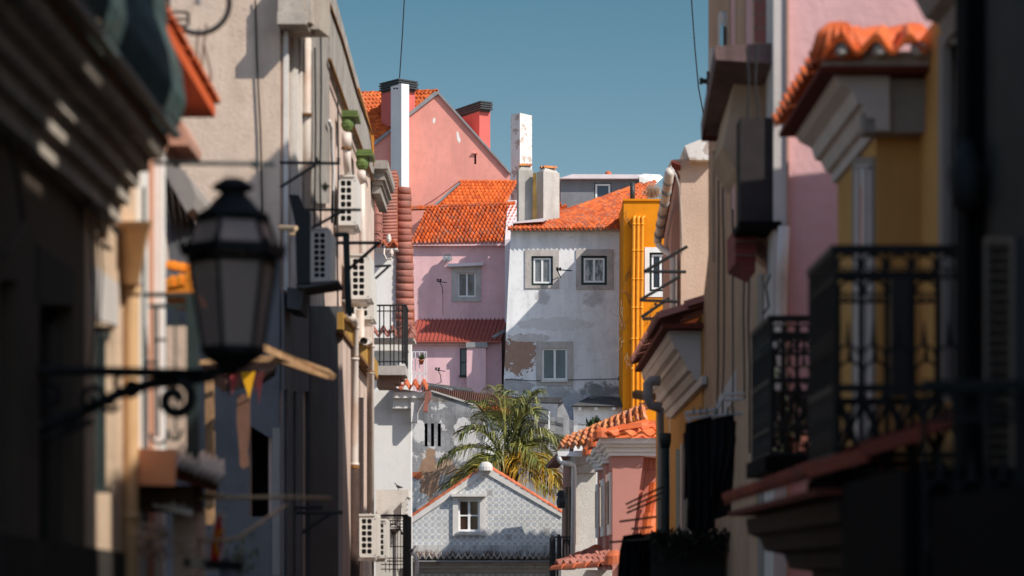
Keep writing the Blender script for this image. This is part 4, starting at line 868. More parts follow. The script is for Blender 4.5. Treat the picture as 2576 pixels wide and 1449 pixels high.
def ac(px0,py0,px1,py1,Y,rows,label,cols=2,zone=(.10,.70),dark=False,grp='air conditioning units on the left facade'):
    p=Pl(0,Y); k=F/Y; t=thing('air_conditioner',label,'air conditioner',tuple(W((px0+px1)/2,py1,Y)),grp)
    w=px1-px0; hh=py1-py0; holes=[]; a=px0+w*zone[0]; bW=w*(zone[1]-zone[0])/cols; rh=hh*.86/rows
    for i in range(cols):
        for j in range(rows):
            x0=a+i*bW+bW*.09; x1=a+(i+1)*bW-bW*.09; y0=py0+hh*.07+j*rh+rh*.13; y1=y0+rh*.78; c=min(x1-x0,y1-y0)*.2
            holes.append([(x0+c,y0),(x1-c,y0),(x1,y0+c),(x1,y1-c),(x1-c,y1),(x0+c,y1),(x0,y1-c),(x0,y0+c)])
    c=w*.06
    cs=build('casing',MB().wall(p,[(px0+c,py1),(px1-c,py1),(px1,py1-c),(px1,py0+c),(px1-c,py0),(px0+c,py0),(px0,py0+c),(px0,py1-c)],holes,0,.82,.035),M['ac_white'],t)
    build('coil',MB().rect(p,px0+2,py0+3,px1-2,py1-3,-.036,-.05),M['dark_void'],cs)
    build('top_cover',MB().rect(Pl(0,Y-.02),px0-1,py0-3,px1-w*.12,py0+1.5,0,-.8),M['ac_white'],cs)
    sc=MB(); 
    for (sx,sy) in ((px0+w*.88,py0+hh*.08),(px0+w*.88,py1-hh*.06)): sc.rect(p,sx-1,sy-1,sx+1,sy+1,.01,-.01)
    build('screw',sc,M['coping'],cs)
    br=MB()
    br.rect(Pl(0,Y+.1),px0-w*.4,py1+1,px1-w*.05,py1+6,0,-.05); br.rect(Pl(0,Y+.6),px0-w*.4,py1+1,px1-w*.05,py1+6,0,-.05); br.rect(Pl(0,Y+.12),px0-w*.3,py1+5,px1-w*.2,py1+9,0,-.6)
    build('bracket',br,M['white_pipe'],t)
    return t
ac(851,443,899,566,33,6,'ivory air conditioner highest on the facade under a green rain hopper')
ac(881,641,933,752,34.6,6,'ivory air conditioner in the middle of the column behind the black brackets')
ac(891,700,940,803,36.6,5,'ivory air conditioner mostly hidden below another, above the mustard band')
t=ac(778,575,832,708,27.2,8,'air conditioner standing in shade on the dark balcony at left',2,(.2,.75))
ac(904,1296,950,1402,36.2,6,'ivory air conditioner low down beside the iron grille')
ac(945,1308,974,1404,37.4,6,'second low air conditioner half hidden behind the one beside the grille')
# iron laundry arms
def arm(name,label,segs,Y,r=.016,m='iron',cat='bracket',grp='iron laundry arms on the left facade'):
    mb=MB()
    for s in segs: mb.tube([W(x,y,Y+dy) for x,y,dy in s],r,6)
    return build(name,mb,M[m],None,False,tuple(W(segs[0][0][0],segs[0][0][1],Y)),label,cat,grp)
def tuft(mb,px,py,Y,n,seed,rad=10):
    R=random.Random(seed)
    for i in range(n):
        a=R.uniform(0,6.28); mb.tube([W(px,py,Y),W(px+rad*math.cos(a)*R.uniform(.4,1),py+rad*math.sin(a)*R.uniform(.4,1),Y+R.uniform(-.05,.05))],.005,3,cap=False)
    return mb
arm('laundry_arm','highest black laundry arm with slanting brace crossing the cream pilaster',[[(704,409,0),(855,411,0)],[(705,471,0),(795,414,0)],[(851,412,0),(851,396,0)],[(798,412,0),(796,396,0)]],24.8)
build('wire_knot',tuft(MB(),800,410,24.8,18,3),M['iron'],None,False,tuple(W(800,410,24.8)),'spiky knot of wire on the highest laundry arm','wire')
arm('laundry_arm','black laundry arm with brace below the highest ivory air conditioner',[[(757,527,0),(908,528,0)],[(784,574,0),(862,531,0)],[(838,480,0),(836,560,0)]],26.5)
arm('laundry_arm','black laundry arm with long brace in front of the middle air conditioner',[[(842,611,0),(956,611,0)],[(879,676,0),(950,614,0)]],29,.02)
arm('laundry_arm','short black laundry arm beside the white wall right of the middle air conditioner',[[(943,670,0),(984,668,0)],[(944,701,0),(978,670,0)]],36,.018)
arm('angle_post','tall grey green angle iron frame in front of the drainpipes','' and [] or [[(842,590,0),(875,590,0)],[(873,588,0),(876,690,0),(880,796,0)],[(868,590,0),(871,690,0),(875,790,0)]],29,.028,'iron_green','post',None)
t=build('plant_tuft',tuft(MB(),818,470,26,40,5,13),M['leaf'],None,False,tuple(W(818,470,26)),'small green plant tuft clinging to the conduit by the highest laundry arm','plant')
# dark balcony in shade
t=thing('dark_balcony','dark iron balcony with solid side panel carrying the shaded air conditioner','balcony',tuple(W(760,716,25.5)))
build('side_panel',MB().prism(Pl(0,25.2),[(726,488),(752,491),(766,524),(780,534),(780,716),(747,716),(742,560)],0,-.06),M['iron_fg'],t)
build('slab',MB().prism(Pl(0,25.2),[(745,714),(852,704),(852,711),(766,724),(745,722)],0,-.7),M['charcoal_render'],t)
build('corbel',MB().prism(Pl(0,25.4),[(722,722),(766,728),(756,780),(722,775)],0,-.8),M['charcoal_render'],t)
build('tail_pole',MB().tube([W(704,573,24),W(745,574,23.8)],.025,8).tube([W(725,576,23.9),W(729,590,23.9),W(738,590,23.9),W(742,578,23.9)],.014,6),M['wood_pale'],None,False,tuple(W(720,574,24)),'short wooden pole with a cord loop right of the street lamp','pole')

# timber awning, bunting and hanging cloths
t=thing('timber_awning','rough timber awning beams jutting out under the street lamp','awning',tuple(W(700,930,20)))
build('beam',MB().hexa([W(648,866,19.6),W(660,862,19.6),W(664,884,19.6),W(650,880,19.6)],[W(826,928,21.5),W(846,944,21.5),W(840,956,21.5),W(826,952,21.5)]),M['wood'],t)
build('beam',MB().hexa([W(500,908,20),W(505,905,20),W(505,918,20),W(500,918,20)],[W(702,893,20.2),W(716,897,20.2),W(716,908,20.2),W(702,903,20.2)]),M['wood'],t)
build('beam',MB().hexa([W(690,893,20.1),W(704,898,20.1),W(704,912,20.1),W(690,912,20.1)],[W(800,936,21),W(826,944,21),W(826,954,21),W(800,948,21)]),M['wood'],t)
build('canopy',MB().prism(Pl(0,20.4),[(505,915),(700,905),(690,945),(660,965),(560,985),(520,950)],0,-.05),cloth('dark_canopy_cloth',(.03,.018,.016)),t)
build('post',MB().bar(W(527,930,20.3),W(529,1320,20.3),.07),M['wood'],t)
t=thing('bunting','string of triangular pennants, one bright yellow, hanging under the timber awning','bunting',tuple(W(610,930,19.8)))
build('cord',MB().tube([W(500,940,19.8),W(560,936,19.8),W(620,933,19.8),W(690,930,19.9)],.006,5),M['iron'],t)
for k,(pts,c,lab) in enumerate(((((605,936),(642,934),(627,1003)),(.75,.38,.02),'yellow pennant'),(((578,937),(604,936),(584,992)),(.35,.06,.06),'red pennant'),(((560,938),(580,937),(576,1004)),(.07,.035,.03),'brown pennant'),(((640,934),(668,933),(640,990)),(.10,.03,.03),'dark red pennant'),(((648,934),(664,933),(650,1020)),(.13,.03,.035),'dark red pennant'))):
    q=MB().prism(Pl(0,19.8+.015*k),list(pts),0,-.006); build('pennant',q,cloth('pennant_cloth_%d'%k,c,.1),t,label=lab)
build('hanging_cloth',MB().prism(Pl(0,20.05),[(597,992),(628,992),(628,1090),(622,1140),(627,1172),(612,1180),(603,1170),(602,1130),(595,1060)],0,-.03),cloth('brown_cloth',(.16,.085,.06)),None,False,tuple(W(612,1180,20.05)),'long brown cloth strip dangling below the yellow pennant','cloth')
def pole(label,pts,Y,r,m='wood_pale'): return build('washing_pole',MB().tube([W(x,y,Y+d) for x,y,d in pts],r,8),M[m],None,True,tuple(W(pts[0][0],pts[0][1],Y)),label,'pole','washing poles over the dark alley')
pole('upper pale washing pole lying level across the dark doorway',[(488,1254,-.2),(700,1250,0),(830,1254,.6)],14.6,.011)
pole('short pale washing pole lashed on top of the upper long one',[(490,1247,-.2),(565,1246,0)],14.6,.010)
pole('lower pale washing pole bent upwards behind the red fish sign',[(490,1361,0),(595,1355,0),(650,1318,.3),(720,1270,.8)],14.6,.011)
arm('laundry_arm','black laundry arm low in the dark alley beside the pale corner strip',[[(745,1290,0),(862,1289,0)],[(760,1340,0),(835,1290,0)],[(740,1278,.3),(812,1276,.3)]],26,.02)
t=thing('fish_sign','red and yellow painted fish shaped board hanging by the lower washing pole','sign',tuple(W(548,1440,14.8)))
build('board',MB().prism(Pl(0,14.8),[(524,1420),(524,1370),(532,1330),(544,1292),(556,1284),(572,1300),(566,1306),(560,1304),(566,1340),(568,1372),(560,1400),(550,1430),(540,1442),(528,1436)],0,-.02),M['white_trim'],t)
build('red_paint',MB().prism(Pl(0,14.79),[(530,1412),(531,1370),(540,1336),(548,1300),(556,1294),(556,1312),(560,1345),(560,1372),(552,1402),(542,1430),(533,1430)],0,-.008),cloth('red_sign_paint',(.50,.012,.012),.1),t)
build('yellow_paint',MB().prism(Pl(0,14.78),[(541,1345),(548,1335),(564,1328),(564,1334),(552,1342),(548,1368),(554,1384),(546,1400),(540,1384)],0,-.008),cloth('yellow_sign_paint',(.7,.28,.02),.1),t)
build('blue_paint',MB().prism(Pl(0,14.775),[(549,1366),(555,1366),(555,1382),(549,1382)],0,-.006),cloth('blue_sign_paint',(.15,.17,.32),.1),t)
t=build('pale_cloth',MB().prism(Pl(0,15.2),[(552,1449),(556,1405),(572,1398),(590,1420),(592,1500),(550,1500)],0,-.04),cloth('grey_lilac_cloth',(.16,.16,.20)),None,False,tuple(W(570,1500,15.2)),'crumpled grey lilac cloth below the red fish sign','cloth')
lf=MB(); R=random.Random(22)
for i in range(170):
    c0=W(R.gauss(600,22),1410+R.gauss(0,28),15.6+R.gauss(0,.15)); d=V((R.uniform(-1,1),R.uniform(-1,1),R.uniform(-.3,1))).normalized(); l=R.uniform(.03,.07); s=d.cross(V((0,0,1))).normalized()*.012
    lf.add([c0,c0+d*l*.5+s,c0+d*l,c0+d*l*.5-s],[(0,1,2,3)],R.random())
t=thing('alley_plant','dim straggling potted plant beside the red fish sign','plant',tuple(W(600,1480,15.6)))
build('foliage',lf,M['leaf'],t); build('stem',MB().tube([W(600,1500,15.6),W(598,1440,15.6),W(608,1380,15.6)],.008,5),M['twig'],t)

# ================================================================= LEFT FOREGROUND (wall plane x = -2.2)
XL=-2.2; LW=Pl(0,XL*F/-1288,415,XL*F/-873)
h=house('balcony_house','dim beige house at left with heavy stone cornice under its green iron balcony','house',150,12)
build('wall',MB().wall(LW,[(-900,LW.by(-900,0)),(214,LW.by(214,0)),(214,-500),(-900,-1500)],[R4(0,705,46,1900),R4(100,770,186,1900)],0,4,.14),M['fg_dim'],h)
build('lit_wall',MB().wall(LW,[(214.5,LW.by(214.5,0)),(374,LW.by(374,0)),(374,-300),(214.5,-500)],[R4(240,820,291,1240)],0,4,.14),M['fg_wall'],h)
build('dado',MB().prism(LW,[(-900,LW.by(-900,0)),(374,LW.by(374,0)),(374,1400),(-900,1200)],.012,-.01),M['fg_dado'],h)  # dark strip for the shade along the foot of the wall
for x0,y0,x1,y1 in ((0,705,46,1900),(100,770,186,1900)):
    d=build('door',MB().rect(LW,x0,y0,x1,y1,-.10,-.14),M['black_fg'],h)
    build('door_frame',MB().rect(LW,x0+(x1-x0)*.35,y0+40,x0+(x1-x0)*.62,y1,-.06,-.1),M['dark_fg'],d)
build('lintel',MB().prism(LW,[(96,615),(188,680),(188,770),(96,760)],.01,-.02),M['dark_fg'],h)
build('window',MB().wall(LW,[(240,1240),(291,1240),(291,820),(240,820)],[R4(252,850,262,1230),R4(266,850,284,1230)],-.03,.06,.05),M['iron_green'],h)
build('curtain',MB().rect(LW,242,870,262,1238,-.085,-.1),M['pvc_white'],h)
build('pane',MB().rect(LW,262,822,290,1238,-.09,-.1),M['glass'],h)
build('render_patch',MB().prism(LW,[(230,660),(298,715),(298,820),(232,800)],.006,-.01),M['white_trim'],h)
def prof(pts): return [(x,0,z+ZC) for x,z in pts]
CP=prof([(-2.25,1.87),(-2.12,1.87),(-2.12,1.965),(-2.07,1.97),(-2.07,2.06),(-2.02,2.065),(-2.02,2.145),(-1.965,2.15),(-1.965,2.21),(-1.895,2.215),(-1.88,2.24),(-1.88,2.285),(-2.25,2.285)])
build('cornice',MB().sweep(CP,(0,6.5,0),(0,13.1,0)),M['mould_stone'],h)
bl=build('balcony',MB().box(-2.2,6.5,2.285+ZC,-1.86,13.12,2.33+ZC),M['concrete_rust'],h)
rl=MB(); y=6.6; i=0
while y<13.1:
    rl.tube([(-1.90,y,2.33+ZC),(-1.80,y,2.39+ZC),(-1.765,y,2.50+ZC),(-1.79,y,2.68+ZC),(-1.87,y,2.9+ZC),(-1.88,y,3.4+ZC)],.013,6)
    if i%2==0: rl.tube([(-1.80+.0,y+.06+.05*math.cos(a*.7),2.5+.07*math.sin(a*.7)+ZC) for a in range(9)],.008,4)
    y+=.105; i+=1
for x in [-2.16+.055*k for k in range(6)]:
    rl.tube([(x,13.08,2.33+ZC),(x+.02,13.16,2.42+ZC),(x+.02,13.18,2.52+ZC),(x,13.1,2.9+ZC),(x,13.1,3.4+ZC)],.015,6)
for k in range(7): rl.tube([(-2.2,13.16,2.40+.035*k+ZC),(-1.84+.02*math.sin(k*.5),13.18,2.38+.035*k+ZC)],.007,4)
rl.bar((-1.88,6.5,3.4+ZC),(-1.88,13.1,3.4+ZC),.05); rl.bar((-1.82,6.5,2.345+ZC),(-1.82,13.1,2.345+ZC),.05,.03)
build('railing',rl,paint('weathered_green_iron',(.045,.075,.075),.5,0,.4,(.10,.05,.03),.5,scale=14),bl)
build('balcony_screen',MB().box(-2.17,13.02,2.33+ZC,-1.86,13.05,3.4+ZC),M['iron_green'],bl)
lf=MB(); R=random.Random(31)
for i in range(260):
    c0=V((R.uniform(-2.15,-1.95),R.uniform(8.6,12.8),ZC+2.34+abs(R.gauss(0,.28)))); d=V((R.uniform(-1,1),R.uniform(-1,1),R.uniform(-.2,1))).normalized(); l=R.uniform(.05,.11); s=d.cross(V((0,0,1))).normalized()*.02
    lf.add([c0,c0+d*l*.5+s,c0+d*l,c0+d*l*.5-s],[(0,1,2,3)],R.random())
build('balcony_plants',lf,M['leaf'],None,False,(-2.0,10.7,ZC+2.34),'dense dark plants filling the green iron balcony at top left','plants',None,'stuff')
# rain hopper and pipe
hb=MB(); p=Pl(0,13.55)
hb.hexa([W(290,560,13.5),W(374,560,13.35),W(348,716,13.5),W(300,716,13.6)],[W(296,560,14.1),W(380,560,14.0),W(350,716,13.9),W(306,716,13.9)])
hb.hexa([W(287,556,13.45),W(379,556,13.3),W(377,572,13.3),W(289,572,13.45)],[W(293,556,14.15),W(384,556,14.05),W(382,572,14.05),W(295,572,14.15)])
build('rain_hopper',hb,M['pipe_peach'],h)
hp=MB(); hp.tube([W(331,716,13.7),W(331,760,13.7),W(330,1290,13.7),W(328,1900,13.7)],.044,12); hp.tube([W(331,716,13.7),W(331,745,13.7)],.054,12); hp.tube([W(330,1290,13.7),W(330,1310,13.7)],.052,12)
q=build('downpipe',hp,M['pipe_peach'],h,True); build('rust_collar',MB().tube([W(331,712,13.7),W(331,722,13.7)],.056,12),M['concrete_rust'],q)
# wires along wall
cb=MB()
for x0,x1,x2 in ((225,232,242),(243,256,250)): cb.tube([LW.p(x0,520,.03),LW.p(x1,680,.04),LW.p(x2,800,.03),LW.p(x1-6,930,.02)],.006,5)
R=random.Random(2)
cb.tube([LW.p(216+k*10,512+k*9+9*math.sin(k*1.7),.06) for k in range(10)]+[LW.p(300-k*9,585-k*8+9*math.sin(k*1.3),.07) for k in range(9)]+[LW.p(222+k*9,500+k*10+8*math.sin(k*2.1),.08) for k in range(9)],.009,5)
build('wall_cable',cb,M['iron'],h); cb=MB(); cb.tube([LW.p(20,340,.05),LW.p(38,420,.05),LW.p(60,560,.05),LW.p(10,640,.05)],.01,5)
build('wall_cable',cb,M['iron'],h)
# salmon house
h=house('salmon_house','narrow salmon pink house front with white corner strips beside the peach drainpipe','house',395,15)
build('wall',MB().prism(LW,[(374.5,LW.by(374.5)),(414,LW.by(414)),(414,-300),(374.5,-300)],-.02,-3.5),M['salmon'],h)
tm=MB(); tm.rect(LW,356,380,373,1800,.03,-.2); tm.rect(LW,408,380,416,1800,.03,-.03); build('corner_trim',tm,M['white_new'],h)
build('dark_reveal',MB().rect(LW,360,470,366,1200,.035,.0),M['iron_green'],h)
ev=MB(); ev.hexa([(-2.0,13.2,3.10+ZC),(-2.3,13.2,3.10+ZC),(-2.3,13.2,3.2+ZC),(-2.0,13.2,3.2+ZC)],[(-2.0,16.3,3.04+ZC),(-2.3,16.3,3.04+ZC),(-2.3,16.3,3.12+ZC),(-2.0,16.3,3.12+ZC)])
e=build('eave',ev,paint('orange_red_soffit_paint',(.60,.10,.02),.7,0,.1),h)
build('eave_tile_row',MB().tiles((-2.35,13.2,3.26+ZC),(-2.35,16.35,3.18+ZC),(-1.975,13.2,3.21+ZC),(-1.975,16.35,3.13+ZC),22,1,.018,.01,51),M['tile_bright'],e)
tw=MB(); tuft(tw,524,150,16.3,7,4,0)
for (a,b,c) in (((505,190),(512,110),(520,60)),((512,110),(530,180),(531,240)),((500,175),(495,120),(500,70))): tw.tube([W(x,y,16.2) for x,y in (a,b,c)],.008,5)
build('dry_twig',tw,M['twig'],None,False,tuple(W(515,190,16.2)),'thin dry twigs standing up behind the orange eave at top left','twigs')
bk=MB(); bk.prism(Pl(0,15.4),[(404,318),(447,288),(478,345),(474,365),(424,365),(415,385),(404,380)],0,-.6); build('eave_corbel',bk,M['peach_pink'],h)
# grey lean-to behind
h=house('grey_awning','grey slatted lean-to awning squeezed behind the salmon house','awning',450,18.5)
build('roof_slab',MB().prism(Pl(0,18.4),[(400,370),(418,380),(440,402),(479,453),(491,487),(487,523),(469,534),(400,410)],0,-3),M['grey_trim'],h)
sl=MB()
for i in range(5):
    x=412+i*15; sl.hexa([W(x-18,430,18.7+.1*i),W(x-4,430,18.7+.1*i),W(x+40,720,18.7+.1*i),W(x+24,720,18.7+.1*i)],[W(x-18,430,18.9+.1*i),W(x-4,430,18.9+.1*i),W(x+40,720,18.9+.1*i),W(x+24,720,18.9+.1*i)])
build('slat',sl,paint('blue_grey_slat_paint',(.11,.115,.125),.6,0,.15),h)
tp=MB(); tp.ridge(W(418,672,18),W(478,684,18),3,.07,4); tp.ridge(W(418,724,17.8),W(480,712,17.8),3,.09,5); tp.rect(Pl(0,18.2),400,722,480,745,0,-1)
build('loose_tile_heap',tp,tilemat('vivid_orange_tile',(.75,.20,.01),(.8,.30,.03),(.3,.1,.02),.3),None,False,tuple(W(448,745,18)),'bright orange roof tiles heaped just left of the street lamp','roof tiles')
# green balcony
t=thing('green_rail_balcony','slim dark green iron balcony beside the salmon house left of the street lamp','balcony',tuple(W(430,1140,14.3)))
g=MB(); Yg=14.2
g.bar(W(350,742,Yg),W(486,741,Yg),.024); g.bar(W(374,770,Yg),W(480,770,Yg),.022); g.rect(Pl(0,Yg),468,745,499,1180,.02,-.03)
for px in (388,396,440): g.bar(W(px,770,Yg),W(px+2,1100,Yg),.012)
for px,py in ((400,855),(445,815),(376,912),(405,1024)): g.bar(W(px-10,py,Yg),W(px+18,py,Yg),.016)
g.tube([W(400+22*math.cos(a*.35),1090+ -26*math.sin(-a*.35),Yg) for a in range(10)],.010,5); g.tube([W(440+16*math.cos(a*.35),1080+26*math.sin(a*.35),Yg) for a in range(10)],.010,5)
build('railing',g,M['iron_green'],t)
build('lit_pier',MB().rect(Pl(0,17.2),418,820,466,1130,0,-.5),M['cream'],t)
h=house('tile_canopy','small canopy of sun bleached roof tiles over the alley door at left','canopy',450,14.5)
build('wall',MB().hexa([W(345,1128,13.7),W(446,1132,13.5),W(440,1222,13.5),W(345,1220,13.7)],[W(345,1128,14.6),W(446,1132,14.6),W(440,1222,14.6),W(345,1220,14.6)]),M['salmon'],h)
tp=MB(); tp.tiles(W(440,1126,14.5),W(556,1176,15.2),W(436,1182,13.6),W(549,1226,14.2),7,1,.03,.02,61); build('tile_row',tp,tilemat('bleached_roof_tile',(.66,.58,.52),(.76,.70,.64),(.45,.36,.3),.4),h)  # pale tone puts the sunlight on the tiles into their colour
build('soffit',MB().hexa([W(436,1184,13.62),W(549,1228,14.22),W(546,1240,14.25),W(440,1206,13.65)],[W(436,1170,14.6),W(549,1200,15.2),W(546,1240,15.2),W(440,1206,14.6)]),M['dark_red_soffit'],h)
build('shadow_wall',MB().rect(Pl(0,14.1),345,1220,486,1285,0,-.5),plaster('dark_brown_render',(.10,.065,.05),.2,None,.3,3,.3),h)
build('pier',MB().rect(Pl(0,14.4),434,1270,486,Pl(0,14.4).by(460),0,-.6),M['cream'],h)
tj=MB(); R=random.Random(6)
for i in range(12): x=380+i*9; tj.prism(Pl(0,13.95),[(x-5,1272+i*2.2),(x+5,1274+i*2.2),(x+R.uniform(-2,2),1250+i*1.2+R.uniform(-8,8)+abs(i-6)*3)],0,-.01)
build('torn_paper',tj,M['white_new'],h)
cb=MB()
for i in range(16):
    cx,cy,r=R.uniform(355,475),R.uniform(1325,1385),R.uniform(10,26); cb.tube([W(cx+r*math.cos(a*.45),cy+r*.6*math.sin(a*.45)+(cx-355)*.2,13.3+R.uniform(0,.1)) for a in range(13)],.007,5)
build('cable_bundle',cb,plaster('pale_cable_sheath',(.36,.28,.24),.3,(.1,.08,.08),.4,6,.2),None,False,tuple(W(420,1390,13.3)),'tangled bundle of pale cables below the tile canopy at lower left','cables')
build('planter_box',MB().hexa([W(330,1385,12.6),W(600,1404,12.6),W(600,1500,12.6),W(330,1500,12.6)],[W(330,1385,13.1),W(600,1404,13.1),W(600,1500,13.1),W(330,1500,13.1)]) if False else MB().bar(W(470,1415,12.8),W(600,1425,13.2),.05).bar(W(480,1465,12.8),W(600,1470,13.2),.05),M['iron_fg'],None,False,tuple(W(500,1440,12.8)),'pair of thick black rails crossing below the red fish sign','rail')
# wheel
t=thing('bicycle_wheel','bicycle wheel hung from a black bracket against the cream wall','wheel',tuple(W(500,88,16.2)))
c0=W(500,6,16.2); r=78*16.2/F
build('tyre',MB().tube([c0+V((r*math.cos(a*.1309),0,r*math.sin(a*.1309))) for a in range(48)],.017,8,closed=True),paint('dark_brown_rubber',(.02,.014,.012),.7),t,True)
build('rim',MB().tube([c0+V((r*.93*math.cos(a*.1309),0,r*.93*math.sin(a*.1309))) for a in range(48)],.008,6,closed=True),M['coping'],t,True)
sp=MB()
for a in range(24): sp.tube([c0+V((.015*math.cos(a),0,.015*math.sin(a))),c0+V((r*.93*math.cos(a*.2618),0,r*.93*math.sin(a*.2618)))],.0012,3)
sp.lathe(c0+V((0,-.03,0)),[(.02,-.02),(.02,.02)],8)
build('spokes',sp,M['coping'],t)
bk=MB(); 
for y in (30,48,64): bk.bar(W(434,y,16.2),W(470,y+1,16.2),.014)
bk.tube([W(466,28,16.2),W(474,36,16.2),W(474,60,16.2),W(466,68,16.2)],.01,6); build('bracket',bk,M['iron_fg'],t)
build('sign_bar',MB().tube([W(385,410,13.2),W(540,411,13.3),W(690,413,13.4)],.012,8).lathe(W(640,413,13.4),[(.014,-.02),(.02,0),(.014,.02)],8),M['iron_green'],None,True,tuple(W(385,410,13.2)),'long thin dark green iron bar reaching out above the lamp','bar')

# ---------------------------------------------------------------- street lamp
YL=12.0; s=YL/F
t=thing('street_lamp','old black iron street lamp with smoky glass panes on a scrolled wall bracket','street lamp',tuple(W(585,930,YL)))
c=W(586,900,YL); ro=.30
def hx(prof,n=6,rot=ro): return MB().lathe(c,[(r*s,z*s) for r,z in prof],n,.5,rot)
build('cap',MB().lathe(c,[(r*s,z*s) for r,z in ((86,343),(93,350),(92,358),(64,376),(46,398),(33,410),(33,416),(52,424),(53,430),(40,440),(24,450),(8,453))],24),M['iron_fg'],t,True)
fr=MB(); n=6
def hp_(r,z,k): a=ro+6.28318*k/n; return c+V((r*s*math.cos(a),r*s*math.sin(a),z*s))
for k in range(n):
    fr.bar(hp_(120,268,k),hp_(90,346,k),9*s); fr.bar(hp_(112,248,k),hp_(76,22,k),9*s)
    for (r,z,w) in ((126,262,16),(122,276,10),(76,20,14),(110,240,10),(90,344,10)): fr.bar(hp_(r,z,k),hp_(r,z,k+1),w*s)
    fr.lathe(hp_(130,268,k),[(6*s,0),(9*s,8*s),(2*s,26*s)],8)
fr.lathe(c,[(r*s,z*s) for r,z in ((30,-30),(46,-16),(70,0),(80,12),(78,22),(20,22))],12)
build('lantern_frame',fr,M['iron_fg'],t)
gl=MB()
for k in range(n):
    gl.add([hp_(109,246,k),hp_(109,246,k+1),hp_(74,24,k+1),hp_(74,24,k)],[(0,1,2,3)]); gl.add([hp_(117,272,k),hp_(117,272,k+1),hp_(89,344,k+1),hp_(89,344,k)],[(0,1,2,3)])
build('glass_pane',gl,M['lamp_glass'],t)
br=MB(); Yb=12.0
br.bar(W(-40,928,Yb-1.0),W(500,940,Yb),.045); br.bar(W(500,940,Yb),W(600,930,Yb),.045)
br.tube([W(-30,1100,Yb-.9),W(100,1075,Yb-.7),W(200,1040,Yb-.5),W(300,990,Yb-.3),W(380,965,Yb-.2),W(480,955,Yb),W(540,945,Yb)],.028,8)
def scroll(cx,cy,r,Y,turn,sx=1,r0=.016):
    return [W(cx+sx*r*(1-a/26)*math.cos(a*.36+turn),cy+r*(1-a/26)*math.sin(a*.36+turn),Y) for a in range(24)]
br.tube(scroll(440,1005,50,Yb-.1,-1.6),.028,7); br.tube(scroll(240,1000,34,Yb-.5,2.2),.014,6); br.tube(scroll(120,990,36,Yb-.7,.6,-1),.014,6); br.tube(scroll(40,1000,30,Yb-.85,2.0),.014,6)
br.tube(scroll(330,975,22,Yb-.25,1.2,-1),.013,6); br.tube(scroll(275,1010,26,Yb-.4,.4),.013,6); br.tube([W(-40,1130,Yb-.9),W(120,1105,Yb-.7),W(230,1060,Yb-.5)],.016,6); br.tube([W(300,940,Yb-.3),W(290,960,Yb-.3),W(300,990,Yb-.3)],.014,6)
br.tube(scroll(180,1060,20,Yb-.6,1.0),.012,6)
build('bracket',br,M['iron_fg'],t,True)
# ================================================================= RIGHT: peach house, ochre house, tan house, pink wall
h=house('peach_house','pale peach house end with white chimney breast and fat white gutter pipe','house',1740,36.5)
p=Pl(0,36.5)
build('wall',MB().prism(p,[(1712,p.by(1712)),(1800,p.by(1800)),(1800,395),(1688,402),(1690,412),(1713,440)],0,-1.8),M['peach'],h)
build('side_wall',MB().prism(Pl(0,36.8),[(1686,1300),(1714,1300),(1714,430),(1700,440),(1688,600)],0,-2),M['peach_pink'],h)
build('wall_strip',MB().rect(Pl(0,36.6),1700,630,1703,1000,.08,0),M['grey_trim'],h)
build('chimney_breast',MB().prism(Pl(0,36.3),[(1735,402),(1723,366),(1764,350),(1800,352),(1800,402)],0,-1.6),M['white_flake'],h)
build('soffit',MB().hexa([W(1690,408,36.3),W(1713,416,36.3),W(1686,600,39),W(1660,600,39)],[W(1690,402,36.4),W(1713,410,36.4),W(1686,592,39.1),W(1660,592,39.1)]),M['dark_red_soffit'],h)
gj=MB(); gp=MB(); gp.tube([W(1685,432,35.6),W(1676,483,36.2),W(1666,540,37),W(1655,606,38)],[.072,.070,.066,.064],12)
for k,(x,y,Y) in enumerate(((1681,455,35.85),(1677,480,36.1),(1672,508,36.5),(1667,536,36.9),(1662,562,37.3),(1658,588,37.7))): gj.tube([W(x,y,Y),W(x-.8,y+4,Y+.05)],.075,12)
q=build('gutter',gp,M['pvc_pipe'],h,True); build('gutter_joint',gj,M['coping'],q,True)
build('downpipe',MB().tube([W(1655,602,38),W(1656,615,38),W(1668,628,37.6),W(1688,642,37),W(1693,655,36.8),W(1693,700,36.7),W(1690,1300,36.7)],.048,12),M['pvc_pipe'],h,True)
build('loose_cable',MB().tube([W(1686,418,35.5),W(1700,440,35.5),W(1709,470,35.6),W(1714,560,36),W(1716,640,36.3)],.012,5),M['white_pipe'],h)
def rarm(label,segs,Y): return arm('laundry_arm',label,segs,Y,.022,'iron','bracket','laundry arms beside the orange house')
rarm('highest of three black laundry arms crossing the white framed window of the orange house',[[(1729,620,0),(1621,683,0)],[(1620,683,0),(1726,684,0)]],33)
rarm('middle one of three black laundry arms in front of the orange house',[[(1710,696,0),(1610,755,0)],[(1610,755,0),(1707,759,0)]],34)
rarm('lowest of three black laundry arms in front of the orange house',[[(1684,800,0),(1616,802,0)],[(1613,798,0),(1684,750,0)],[(1641,806,0),(1641,812,0)],[(1649,762,0),(1649,768,0)]],34.5)
